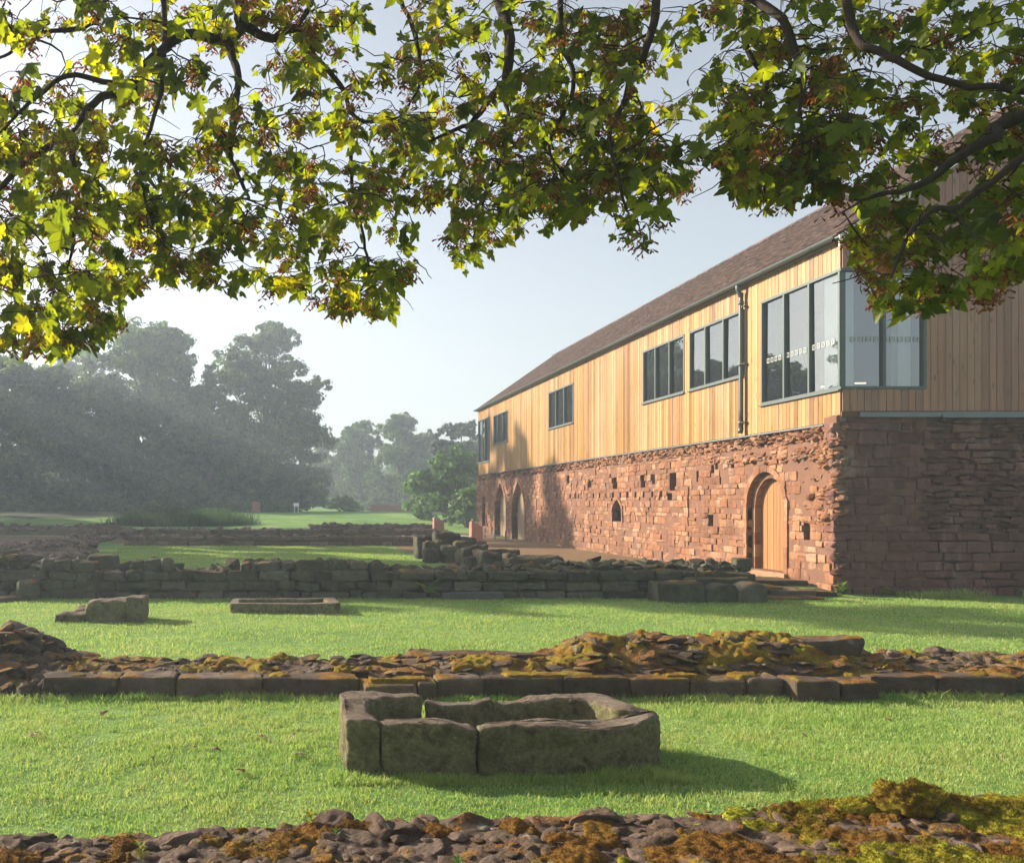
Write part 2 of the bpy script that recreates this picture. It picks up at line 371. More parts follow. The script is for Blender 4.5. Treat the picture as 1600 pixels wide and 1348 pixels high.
MT = dict(
    sand=mat_sandstone(), mortar=simple('lime_mortar', (.165,.088,.062), .95, .1, var=.3, scale=4),
    midwall=mat_ruin('mossy_rubble', .66, .85, .6, .3, 2.0), backwall=mat_ruin('algae_walling', .40, .95, 0, .55, 2.4, .85),
    farwall=mat_ruin('distant_walling', .25, 1.7, .3, .45), forewall=mat_ruin('footing_stone', .40, .85, .8, .1, 4.4),
    moss=mat_moss('cushion_moss', [(.30, (.06,.034,.008)), (.45, (.155,.080,.012)), (.56, (.19,.14,.016)), (.72, (.26,.23,.024))]),
    brightmoss=mat_moss('bright_cushion_moss', [(.28, (.065,.042,.008)), (.40, (.17,.105,.013)), (.50, (.22,.185,.018)), (.62, (.29,.29,.028)), (.78,(.36,.37,.04))]),
    rust=mat_moss('russet_moss', [(.30, (.05,.025,.009)), (.5, (.145,.068,.013)), (.7, (.21,.13,.022))]),
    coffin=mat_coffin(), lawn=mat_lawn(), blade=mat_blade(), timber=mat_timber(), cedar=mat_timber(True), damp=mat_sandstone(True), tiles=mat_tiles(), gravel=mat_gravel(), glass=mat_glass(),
    frame=simple('grey_green_frame', (.070,.092,.092), .45, .5), lead=simple('lead_sheet', (.16,.175,.20), .5, .5, .3, .2),
    gutter=simple('grey_metal', (.085,.105,.105), .4, .5, .3, .1), plaster=simple('white_plaster', (.70,.70,.69), .8, .2, var=.04),
    innerw=simple('grey_interior', (.17,.17,.17), .8, .2, var=.05), litter=simple('leaf_litter', (.050,.052,.030), .95, .1, var=.4, scale=.8), floorb=simple('boarded_floor', (.22,.16,.11), .5, .4), door=None,
    dark=simple('dark_recess', (.06,.05,.045), .9, .1), bark=mat_bark('sycamore_bark', (.020,.014,.011), (.060,.045,.036)),
    fbark=mat_bark('grey_bark', (.05,.04,.032), (.11,.09,.075)),
    leaf=mat_leaf('sycamore_leaf', [(0, (.036,.056,.012)), (.35, (.072,.102,.017)), (.62, (.120,.150,.019)), (.84, (.185,.195,.022)), (.94, (.25,.19,.022)), (1, (.26,.12,.02))], (2.7,2.5,.55), .66),
    seed=mat_leaf('dry_samara', [(0, (.075,.032,.014)), (.5, (.15,.065,.022)), (1, (.27,.13,.04))], (1.6,1.2,.8), .4, False, .6),
    tleaf=mat_leaf('tree_leaf', [(0, (.014,.036,.011)), (.4, (.040,.085,.022)), (1, (.12,.185,.045))], (1.5,1.6,.6), .42, False, .6),
    bushleaf=mat_leaf('bush_leaf', [(0, (.045,.105,.026)), (.5, (.085,.170,.040)), (1, (.14,.23,.055))], (1.4,1.5,.6), .35, False, .6),
    pineleaf=mat_leaf('pine_needle', [(0, (.012,.030,.014)), (1, (.035,.062,.026))], (1.2,1.3,.6), .2, False, .6),
    weed=mat_leaf('weed_leaf', [(0, (.05,.11,.02)), (.6, (.11,.19,.035)), (1, (.24,.22,.03))], (1.5,1.4,.6), .45, False),
    deadleaf=mat_leaf('dead_leaf', [(0, (.10,.045,.025)), (1, (.22,.12,.06))], (1.3,1.1,.8), .3, False),
    slate=simple('grey_slate', (.085,.084,.080), .6, .4, var=.4, scale=9), etch=simple('etched_glass', (.34,.36,.36), .6, .3, var=.03), white=simple('white_board', (.75,.75,.74), .5, .4, var=.03),
    post=simple('pink_sandstone', (.36,.17,.13), .9, .15, var=.3, scale=6), pale=simple('painted_reflection_paving', (.42,.43,.44), .35, .5),  # reflection off the wet paving is painted in as a pale base colour
)
def mat_door(name, a, b):
    M = Mat(name); t = M.tint(); g = M.noise(1.0, M.pos((30,30,1.4)), 6, .65, .4)
    c = M.mix(t, a, b); c = M.mix(1, c, M.ramp(g, [(.3, .72), (.7, 1.2)]), 'MULTIPLY')
    M.bsdf(c, .55, M.bump(g, .3, .006), .35); return M.m
MT['door'] = mat_door('oak_planks', (.25,.115,.036), (.32,.155,.055))
MT['olddoor'] = mat_door('weathered_planks', (.23,.155,.09), (.29,.20,.12))

# ------------------------------------------------------------------ ground
def gz(x, y):
    x = np.asarray(x, float); y = np.asarray(y, float)
    z = 0.15 * smooth(17.1, 18.6, y) * smooth(13, 10.5, x) + 0.85 * smooth(52, 80, y)
    P = np.stack([x*.35, y*.35, np.zeros_like(x)], -1).reshape(-1, 3)
    return z + (fbm(P, 41) * .03).reshape(x.shape) * smooth(17.0, 15.5, y) + (fbm(P*.12, 43) * .5).reshape(x.shape) * smooth(60, 110, y)
def ground():
    xs = np.unique(np.concatenate([np.linspace(-320, -30, 30), np.linspace(-30, 40, 141), np.linspace(40, 320, 29)]))
    ys = np.unique(np.concatenate([np.linspace(-60, 0, 13), np.linspace(0, 60, 181), np.linspace(60, 130, 36), np.linspace(130, 320, 20)]))
    gx, gy = np.meshgrid(xs, ys, indexing='ij'); Z = gz(gx, gy)
    I = np.arange(gx.size).reshape(gx.shape)
    Fq = np.stack([I[:-1,:-1].ravel(), I[1:,:-1].ravel(), I[1:,1:].ravel(), I[:-1,1:].ravel()], 1)
    o = MB().add(np.stack([gx.ravel(), gy.ravel(), Z.ravel()], 1), Fq).build('lawn', MT['lawn'], shade=True, origin=(0,0,0))
    kind(o, 'structure')
ground()
def sheet(name, poly, z, mat):
    """a flat patch laid 4 mm above the level ground, with a worn outline"""
    p = np.array(poly, float); out = []
    for i in range(len(p)):
        a, b = p[i], p[(i+1) % len(p)]; n = max(2, int(np.linalg.norm(b-a)/.35))
        for k in range(n): out.append(a + (b-a)*k/n)
    out = np.array(out); out = out + np.stack([fbm(np.c_[out*.8, np.zeros(len(out))], 4), fbm(np.c_[out*.8, np.ones(len(out))*5], 5)], 1)*.28
    bm = bmesh.new(); vs = [bm.verts.new((x, y, z)) for x, y in out]; f = bm.faces.new(vs); f.normal_update()
    if f.normal.z < 0: f.normal_flip()
    bmesh.ops.triangulate(bm, faces=[f]); bm.verts.index_update()
    V = np.array([v.co[:] for v in bm.verts]); T = np.array([[v.index for v in g.verts] for g in bm.faces]); bm.free()
    return kind(MB().add(V, T).build(name, mat, origin=(0,0,0)), 'structure')
sheet('gravel_path', [(4.4,20.2),(10.8,19.4),(10.8,50),(4.6,50),(5.6,40),(4.2,33),(4.6,26)], .156, MT['gravel'])
sheet('gravel_walk', [(-7.5,37.4),(7.2,37.4),(7.2,42.5),(-7.5,42.8)], .157, MT['gravel'])
sheet('gravel_floor', [(-14,24.5),(-6.4,25),(-6.2,28.5),(-8,30.5),(-14,30)], .156, MT['gravel'])
sheet('gravel_yard', [(-22,31.5),(-8.4,32.5),(-8.8,45),(-26,47)], .156, MT['gravel'])

def woodland_floor():
    xs, ys = np.linspace(-90, -6, 120), np.linspace(67, 160, 100); gx, gy = np.meshgrid(xs, ys, indexing='ij'); x, y = gx.ravel(), gy.ravel()
    Q = np.stack([x*.16, y*.16, x*0], 1); k = (x < -8.5+3*fbm(Q, 15)-.10*np.maximum(0, 90-y)) & (y > 69+4*fbm(Q, 16))
    I = np.arange(gx.size).reshape(gx.shape); Fq = np.stack([I[:-1,:-1].ravel(), I[1:,:-1].ravel(), I[1:,1:].ravel(), I[:-1,1:].ravel()], 1)
    kind(MB().add(np.stack([x, y, gz(x, y)+.05], 1), Fq[k[Fq].all(1)]).build('woodland_floor', MT['litter'], shade=True, origin=(0,0,0)), 'structure')
woodland_floor()

# ------------------------------------------------------------------ grass blades
def grass():
    def patch(n, x0, x1, y0, y1, hgt, wid, keep):
        X = rng.uniform(x0, x1, n); Y = rng.uniform(y0, y1, n); px = PX0 + F*X/Y
        k = (px > -220) & (px < 1820) & keep(X, Y); X, Y = X[k], Y[k]; n = len(X)
        clump = .72 + .5*fbm(np.stack([X*2.2, Y*2.2, X*0], 1), 77) + .25*vnoise(np.stack([X*9, Y*9, X*0], 1), 12)
        h = hgt * np.clip(clump, .3, 1.5) * rng.uniform(.55, 1.25, n); wv = wid * rng.uniform(.6, 1.3, n)
        a = rng.uniform(0, 2*math.pi, n); l = rng.uniform(0, 2*math.pi, n); le = h*rng.uniform(.15, 1.0, n)
        Z = gz(X, Y) - .006
        dx, dy = np.cos(a)*wv/2, np.sin(a)*wv/2; lx, ly = np.cos(l)*le, np.sin(l)*le
        A = np.stack([X-dx, Y-dy, Z], 1); B = np.stack([X+dx, Y+dy, Z], 1)
        M1 = np.stack([X+dx*.7+lx*.35, Y+dy*.7+ly*.35, Z+h*.62], 1); M2 = np.stack([X-dx*.7+lx*.35, Y-dy*.7+ly*.35, Z+h*.62], 1)
        T = np.stack([X+lx, Y+ly, Z+h], 1)
        V = np.stack([A, B, M1, M2, T], 1).reshape(-1, 3); i = np.arange(n)*5
        return V, [np.stack([i, i+1, i+2, i+3], 1), np.stack([i+3, i+2, i+4], 1)], np.repeat(rng.random(n), 5)
    mb = MB()
    cof = lambda X, Y: ~((X > .5) & (X < 2.42) & (Y > 6.12) & (Y < 6.62))
    mb.add(*patch(190000, -3.2, 7.0, 4.28, 8.3, .050, .0062, cof))
    mb.add(*patch(9000, -3.2, 7.0, 4.26, 4.5, .075, .007, cof))
    mb.add(*patch(7000, -3.0, 7.6, 8.12, 8.30, .085, .008, cof))
    mb.add(*patch(4500, .3, 2.7, 5.72, 5.98, .085, .007, cof))
    mb.add(*patch(210000, -7.5, 20.0, 9.3, 17.0, .050, .0105, lambda X, Y: np.ones(len(X), bool)))
    mb.add(*patch(60000, -6.5, 5.2, 19.3, 36.5, .055, .022, lambda X, Y: (X > -6.2) & (X < 4.0+.0*Y)))
    mb.add(*patch(3500, 10.6, 17, 16.9, 17.5, .20, .016, lambda X, Y: (vnoise(np.stack([X*1.3, Y, X*0], 1), 5) > -.1)))
    kind(mb.build('grass', MT['blade'], origin=(0,0,0)), 'stuff', 'short dewy green grass of the lawns between the ruined walls')
grass()

# ------------------------------------------------------------------ the museum: sandstone undercroft below, timber hall above
XS, XT, YN, YF = 10.86, 11.0, 17.6, 50.0           # stone face, timber face, near end, far end
WB = 8.5; ZE, ZR = 7.08, 10.03                     # width, eaves, ridge
B = thing('museum_building', 'long timber clad hall with brown tiled roof on old red sandstone undercroft walls', 'building', (15.2, 33.8, 0))

# openings of the stone side wall: (y0, y1, z0, spring, top)
def arch_iv(y0, y1, z0, sp, top, pointed):
    c = (y0+y1)/2; hw = (y1-y0)/2
    def f(z):
        if z < z0 or z > top: return None
        if z <= sp: return (y0, y1)
        u = (z-sp)/(top-sp); k = hw*(math.sqrt(max(0, 1-u*u)) if not pointed else (1-u**1.7))
        return (c-k, c+k) if k > .01 else None
    return f
OPEN = [arch_iv(19.35, 20.9, .30, 1.72, 2.52, False), arch_iv(40.0, 42.2, .1, 1.6, 2.86, True), arch_iv(43.3, 45.6, .1, 1.6, 2.86, True),
        arch_iv(47.6, 48.5, .6, 1.8, 2.45, True), arch_iv(28.6, 29.4, 1.22, 1.6, 1.95, True)]
for y, z, a, b in [(29.2,2.50,.35,.32),(26.95,2.48,.36,.34),(26.2,2.5,.2,.2),(24.9,2.42,.42,.5),(23.4,2.55,.18,.24),(22.6,2.7,.16,.18),(31.6,2.5,.3,.22),(22.7,1.35,.26,.24),(25.1,2.0,.3,.14),(18.55,1.25,.22,.26),(22.4,2.75,.14,.2),(21.6,2.8,.16,.16),(34,2.7,.3,.25)]:
    OPEN.append(arch_iv(y-a/2, y+a/2, z-b/2, z+b/2, z+b/2, False))
for k in range(14): OPEN.append(arch_iv(25.6+k*.62, 25.74+k*.62, 1.99, 2.13, 2.13, False))
OPEN.append(arch_iv(23.9, 23.97, .75, 2.2, 2.2, False))
OPEN.append(arch_iv(38.2, 38.26, .2, 2.3, 2.3, False))
def cut(a, b, z0, z1):
    iv = [(a, b)]
    for f in OPEN:
        r = None
        for z in (z0+.02, (z0+z1)/2, z1-.02):
            q = f(z)
            if q: r = q if r is None else (min(r[0], q[0]), max(r[1], q[1]))
        if r is None: continue
        nx = []
        for p, q in iv:
            if r[1] <= p or r[0] >= q: nx.append((p, q)); continue
            if r[0] > p: nx.append((p, r[0]))
            if r[1] < q: nx.append((r[1], q))
        iv = nx
    return iv
def side_wall():
    mb, mo = MB(), MB()
    z = .0
    while z < 3.02:
        h = RN.uniform(.11, .21)
        if z < .3: h = .22
        if z + h > 3.0: h = 3.06 - z
        y = YN + RN.uniform(0, .12)
        while y < YF:
            L = RN.uniform(.17, .50) if y > 19.2 else RN.uniform(.17, .38)
            e = min(y+L, YF)
            top = 3.06 + .12*float(fbm(np.array([[y*.9, 0, 0]]), 6)[0])
            if z < top - .05:
                for a, b in cut(y, e, z, z+h):
                    if b - a < .05: continue
                    if h > .17 and RN.random() < .22 and y < 34:
                        zm = z+h*RN.uniform(.4,.6)
                        for q0, q1 in ((z, zm), (zm, z+h)): block(mb, (XS+RN.gauss(.004,.014), a+.004, q0+.003), (XS+.3, b-.004, min(q1, top)-.003), .014, .02, 4, freq=7, jit=.014)
                        continue
                    off = RN.gauss(0, .014)
                    if RN.random() < .035: off += RN.uniform(.05, .09)
                    if y < 19.1 and z > 1.9: off += RN.uniform(-.02, .16)
                    block(mb, (XS+off, a+.004, z+.004), (XS+.30, b-.004, min(z+h, top)-.004), .018, .026, 4, freq=7, jit=.016)
            y = e
        zz = z
        while zz < z+h-1e-6:                        # the mortared core behind the blocks, opened where the wall is
            z2 = min(zz+.09, z+h)
            for a, b in cut(YN+.05, YF, zz, z2): mo.box((XS+.014, a, zz), (XS+.44, b, z2))
            zz = z2
        z += h
    mo.box((XS+.441, YN+.3, -.1), (XS+.6, YF, 3.38))
    mo.box((XS+.24, YN+.2, 3.04), (XS+.44, YF, 3.36))
    for k in range(2300):                            # broken rubble along the wall head
        y = RN.uniform(YN+.05, YF) if k < 1100 else YN + RN.random()**1.3*16
        z = 3.37 - RN.random()**1.2*(.30 + .38*float(smooth(28,19,y))); d = (z-2.75)*.26
        s = RN.uniform(.05, .12)
        rock(mb, (XS+.02+d+RN.uniform(-.05,.06), y, z), (s*.8, s*RN.uniform(.9,1.8), s*RN.uniform(.35,.65)), n=1 if y > 27 else 2, rz=RN.gauss(0,.25), tilt=.3)
    for k in range(330):                            # ragged quoins and exposed core at the near corner
        z = RN.uniform(1.4, 3.36); s = RN.uniform(.06, .15)
        rock(mb, (XS+.03+RN.uniform(0,.14), YN+abs(RN.gauss(.25,.5)), z), (s, s*1.3, s*.6), rz=RN.gauss(0,.3))
    mb.build('stone_wall', MT['sand'], B); mo.build('wall_core', MT['mortar'], B)
side_wall()
def gable_wall():
    mb, mo = MB(), MB(); XR = XS+9.2
    z = -.05
    while z < 3.5:
        h = RN.uniform(.13, .30); h = min(h, 3.56-z)
        x = XS + RN.uniform(-.05, .07)
        xl = 12.62 + .14*math.sin(z*7) if z > 1.2 else XR
        while x < xl:
            e = min(x+RN.uniform(.2, .66), xl)
            block(mb, (x+.006, YN+RN.gauss(.002,.016), z+.006), (e-.006, YN+.3, z+h-.006), .024, .034, 5, freq=6, jit=.018)
            x = e
        z += h
    z = 1.22
    while z < 3.5:                                  # exposed thin bedded core on the right
        h = RN.uniform(.07, .17); x = 12.55 + RN.uniform(0,.2)
        while x < XR:
            L = RN.uniform(.14, .5); off = RN.gauss(.02, .065)
            block(mb, (x, YN+off, z), (x+L-.006, YN+.4, z+h-.008), .028, .035, 4, freq=6, jit=.03, rot=RN.gauss(0,.04), tilt=.03)
            x += L
        z += h
    for k in range(260):
        s = RN.uniform(.05, .13)
        rock(mb, (RN.uniform(12.5, 18), YN+RN.uniform(.0,.08), RN.uniform(1.2,3.45)), (s*1.5, s*.8, s*.5), rz=RN.gauss(0,.2), tilt=.2)
    for k in range(60):
        s = RN.uniform(.05, .12)
        rock(mb, (XS+abs(RN.gauss(0,.12)), YN+.03, RN.uniform(.1,3.4)), (s*1.2, s, s*.7), rz=RN.gauss(0,.3))
    mo.box((XS+.06, YN+.035, -.1), (12.7, YN+.44, 3.53)); mo.box((12.7, YN+.13, -.1), (XR, YN+.44, 3.53))
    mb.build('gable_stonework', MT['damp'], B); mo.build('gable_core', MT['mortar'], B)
    l = MB(); l.box((XS+.46, YN-.06, 3.535), (XR, YN+.5, 3.60)); l.box((XS+.46, YN-.065, 3.50), (12.9, YN-.055, 3.598)); l.box((12.94, YN-.07, 3.49), (XR, YN-.055, 3.605))
    l.box((XS+.05, YN+.46, 3.375), (XS+.3, YF, 3.40))
    l.build('lead_flashing', MT['lead'], B)
    c = MB(); block(c, (XS+.12, YN-.03, 3.49), (XS+.45, YN+.35, 3.62), .02, .015, 4, t=.95); c.build('coping_stone', MT['mortar'], B)
    o = MB(); o.box((XT+8.2, YN+.44, -.1), (XT+8.5, YF, 3.5)); o.box((XS+.05, YF-.3, -.1), (XT+8.5, YF-.02, 3.4)); o.build('rear_wall', MT['sand'], B)
gable_wall()

def arch_ring(y0, y1, z0, sp, top, pointed, depth, w, proud, mat, name='arch_surround'):
    mb = MB(); c = (y0+y1)/2; hw = (y1-y0)/2; pts = []
    n = 13
    if pointed:
        for i in range(n+1):
            u = i/n; pts.append((c-hw*(1-u**1.7), sp+(top-sp)*u))
        pts += [(2*c-a, b) for a, b in pts[-2::-1]]
    else:
        for i in range(2*n+1):
            a = math.pi*(1-i/(2*n)); pts.append((c+hw*math.cos(a), sp+(top-sp)*math.sin(a)))
    pts = [(y0, z0+(sp-z0)*k/5) for k in range(5)] + pts + [(y1, sp-(sp-z0)*k/5) for k in range(1, 6)]
    pts = np.array(pts); d = np.gradient(pts, axis=0); d /= np.linalg.norm(d, axis=1, keepdims=True); nn = np.stack([-d[:,1], d[:,0]], 1)
    nn *= np.sign(((pts-[c, (z0+sp)/2])*nn).sum(1, keepdims=True)+1e-9)
    for i in range(len(pts)-1):
        a, b = pts[i], pts[i+1]; na, nb = nn[i], nn[i+1]; e = RN.uniform(0,.012); tt = RN.random()
        V = []
        for X in (XS-proud-e, XS+depth):
            for p, q in ((a, na), (b, nb)):
                for o in (0, w): V.append((X, (p+q*o)[0], (p+q*o)[1]))
        mb.add(V, [np.array([(0,1,3,2),(4,6,7,5),(0,4,5,1),(2,3,7,6),(0,2,6,4),(1,5,7,3)])], tt)
    return mb.build(name, mat, B)
arch_ring(19.35, 20.9, .30, 1.72, 2.52, False, .36, .13, .018, MT['sand'])
arch_ring(19.47, 20.78, .30, 1.70, 2.38, False, .36, .118, -.12, MT['sand'], 'inner_arch')
arch_ring(40.0, 42.2, .1, 1.6, 2.86, True, .3, .15, .03, MT['sand'])
arch_ring(43.3, 45.6, .1, 1.6, 2.86, True, .3, .15, .03, MT['sand'])
arch_ring(47.6, 48.5, .6, 1.8, 2.45, True, .3, .1, .02, MT['sand'])
arch_ring(28.6, 29.4, 1.22, 1.6, 1.95, True, .3, .09, .02, MT['sand'])
def plank_door(f, y0, y1, z0, X, mat, label=None, rail=False):
    mb = MB(); w = .13; y = y0
    while y < y1-.02:
        e = min(y+w, y1); zt = z0
        for k in range(80):
            z = z0+k*.04; q = f(z)
            if q and q[0] <= (y+e)/2 <= q[1]: zt = z+.04
        if zt > z0+.1: mb.box((X+RN.uniform(0,.006), y+.004, z0), (X+.06, e-.004, zt), RN.random())
        y = e
    o = mb.build('door', mat, B)
    if label: o['label'] = label
    if rail:
        r = MB(); r.box((X-.03, y0, 1.22), (X-.002, y1, 1.30)); r.build('rail', mat, o)
    return o
d0 = plank_door(OPEN[0], 19.35, 20.9, .30, XS+.26, MT['door'], 'pale oak plank door in the round arch')
hb = MB(); tube(hb, [(XS+.25, 19.62, 1.28), (XS+.21, 19.62, 1.25), (XS+.21, 19.62, 1.12), (XS+.25, 19.62, 1.09)], .012, 6, cap=True); hb.build('handle', MT['frame'], d0)
plank_door(OPEN[1], 40.0, 42.2, .15, XS+.24, MT['olddoor'], 'brown boarded door in the pointed arch', True)
plank_door(OPEN[2], 43.3, 45.6, .15, XS+.24, MT['olddoor'], 'brown boarded door in the far pointed arch', True)
st = MB(); block(st, (XS-.10, 19.2, .0), (XS+.3, 21.0, .30), .03, .02, 6, t=.8); st.build('door_sill', MT['sand'], B)

# timber hall
WINS = [(20.5, 17.6, 4.05, 6.42), (24.1, 21.3, 4.83, 6.42), (27.2, 24.4, 4.83, 6.42), (36.8, 33.7, 4.85, 6.36), (46.4, 43.4, 4.85, 6.36), (50.0, 47.3, 4.05, 6.42)]
GW = (XT, 12.64, 4.05, 6.42)                       # corner window on the gable
def zsub(z0, z1, holes):
    iv = [(z0, z1)]
    for a, b in holes:
        nx = []
        for p, q in iv:
            if b <= p or a >= q: nx.append((p, q)); continue
            if a > p: nx.append((p, a))
            if b < q: nx.append((b, q))
        iv = nx
    return iv
def cladding():
    mb, bk = MB(), MB(); w = .145; n = int(round((YF-YN)/w)); w = (YF-YN)/n
    for i in range(n):
        a, b = YN+i*w, YN+(i+1)*w; m = (a+b)/2
        hs = [(z0, z1) for (y1, y0, z0, z1) in WINS if y0 < m < y1]
        t = RN.random(); th = RN.uniform(0, .006)
        for p, q in zsub(3.42, 7.05, hs): mb.box((XT-.022-th, a+.006, p), (XT, b-.006, q), t)
    br = sorted({YN+.01, YF-.01} | {v for y1, y0, *_ in WINS for v in (y0, y1) if YN < v < YF})
    for a, b in zip(br[:-1], br[1:]):
        hs = [(z0, z1) for (y1, y0, z0, z1) in WINS if y0 < (a+b)/2 < y1]
        for p, q in zsub(3.42, 7.05, hs): bk.box((XT+.001, a, p), (XT+.18, b, q))
    mb.build('side_cladding', MT['timber'], B)
    g = MB(); n = int(round(WB/w)); wg = WB/n
    roofz = lambda x: ZE-.05+(ZR-ZE)*(1-abs(x-(XT+WB/2))/(WB/2))
    for i in range(n):
        a, b = XT+i*wg, XT+(i+1)*wg; m = (a+b)/2; hs = [(GW[2], GW[3])] if m < GW[1] else []
        t = RN.random(); th = RN.uniform(0, .006)
        for p, q in zsub(3.62, roofz(m), hs): g.box((a+.005, YN-.022-th, p), (b-.005, YN, q), t)
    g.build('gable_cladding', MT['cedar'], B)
    for (a, b, hs) in [(XT+.19, GW[1], [(GW[2], GW[3])]), (GW[1], XT+WB, [])]:
        for p, q in zsub(3.62, 7.0, hs): bk.box((a, YN+.001, p), (b, YN+.18, q))
    tri = [(XT, YN+.01, 7.0), (XT+WB, YN+.01, 7.0), (XT+WB/2, YN+.01, ZR-.1), (XT, YN+.17, 7.0), (XT+WB, YN+.17, 7.0), (XT+WB/2, YN+.17, ZR-.1)]
    for dy in (0, YF-YN-.19):
        bk.add(np.array(tri)+[0,dy,0], [np.array([(0,1,2),(5,4,3)]), np.array([(0,3,4,1),(1,4,5,2),(2,5,3,0)])])
    bk.box((XT+WB-.18, YN+.2, 3.5), (XT+WB, YF, 7.0)); bk.box((XT+.19, YF-.18, 3.5), (XT+WB-.19, YF-.01, 7.0))
    bk.build('inner_wall', MT['innerw'], B)
    f = MB(); f.box((XT+.18, YN+.2, 3.40), (XT+WB-.2, YF-.2, 3.60)); f.build('upper_floor', MT['floorb'], B)
    c = MB(); c.box((XT+.18, YN+.2, 6.75), (XT+WB-.2, YF-.2, 6.9)); c.box((XT+.2, 22.3, 3.6), (XT+WB-.2, 22.4, 6.7)); c.build('ceiling', MT['innerw'], B)
    p = MB(); p.box((XT+.10, YN+.10, 3.6), (XT+.30, YN+.72, 6.74)); p.box((12.25, YN+.21, 3.6), (12.5, YN+.4, 6.75)); p.build('corner_column', MT['plaster'], B)
cladding()
def window(spec, div):
    y1, y0, z0, z1 = spec; f = MB(); fw = .055; X0, X1 = XT-.045, XT+.08
    f.box((X0, y0, z0), (X1, y1, z0+fw)); f.box((X0, y0, z1-fw), (X1, y1, z1))
    ys = [y0]+[y0+(y1-y0)*d for d in div]+[y1]
    for k, y in enumerate(ys):
        a = y if k == 0 else (y-fw if k == len(ys)-1 else y-fw/2)
        f.box((X0+.003, a, z0+fw), (X1-.003, a+fw, z1-fw))
    f.box((X0-.04, y0-.03, z0-.03), (X0+.02, y1+.03, z0-.002))
    o = f.build('window', MT['frame'], B)
    for a, b in zip(ys[:-1], ys[1:]):
        dx = RN.uniform(-.006, .006); dz = RN.uniform(-.005, .005); m = MB()
        m.add([(XT+.02-dx-dz, a+.02, z0+.03), (XT+.02+dx-dz, b-.02, z0+.03), (XT+.02+dx+dz, b-.02, z1-.03), (XT+.02-dx+dz, a+.02, z1-.03)], np.array([(3,2,1,0)]))
        m.build('pane', MT['glass'], o)
    return o
for sp in WINS[1:3]: window(sp, (.34, .68))
for sp in WINS[3:5]: window(sp, (.36, .70))
window(WINS[5], (.4,))
wc = window(WINS[0], (.36, .68))
def gable_window():
    x0, x1, z0, z1 = GW; fw = .055; f = MB(); Y0, Y1 = YN-.045, YN+.08
    f.box((x0-.048, Y0, z0-.001), (x1, Y1, z0+fw-.001)); f.box((x0-.048, Y0, z1-fw+.001), (x1, Y1, z1+.001))
    for a in (x0+.79, x1-fw): f.box((a, Y0+.003, z0+fw), (a+fw, Y1-.003, z1-fw))
    o = f.build('window', MT['frame'], B)
    for a, b in ((x0-.02, x0+.80), (x0+.83, x1-.03)):
        m = MB(); m.add([(a, YN+.02, z0+.03), (b, YN+.02, z0+.03), (b, YN+.022, z1-.03), (a, YN+.022, z1-.03)], np.array([(0,1,2,3)])); m.build('pane', MT['glass'], o)
    # the row of little etched squares across the glass
    def sq(P, U, s):
        q = MB(); P = np.array(P); U = np.array(U); Z = np.array([0,0,1.]); e = s*.16
        for a, b, c, d in ((0,0,s,e), (0,s-e,s,s), (0,e,e,s-e), (s-e,e,s,s-e), (s*.4,s*.4,s*.6,s*.6)):
            q.add([P+U*a+Z*b, P+U*c+Z*b, P+U*c+Z*d, P+U*a+Z*d], np.array([(0,1,2,3)]))
        q.build('etched_square', MT['etch'], o)
    for k in range(9): sq((x0+.18+k*.155, YN+.012, 4.98), (1,0,0), .105)
    for k in range(16): sq((XT+.008, 17.85+k*.158, 4.98), (0,1,0), .105)
gable_window()
def lamps():
    M = Mat('lamp_glow'); e = M.node('ShaderNodeEmission', {0: (1,.75,.45), 1: .7}).outputs[0]; m = M.surf(e)
    for x, y, z in ((12.3, 20.4, 4.45), (13.2, 20.6, 4.56)):
        b = MB(); b.box((x, y, z), (x+.24, y+.05, z+.03)); b.build('lamp', m, B)
lamps()
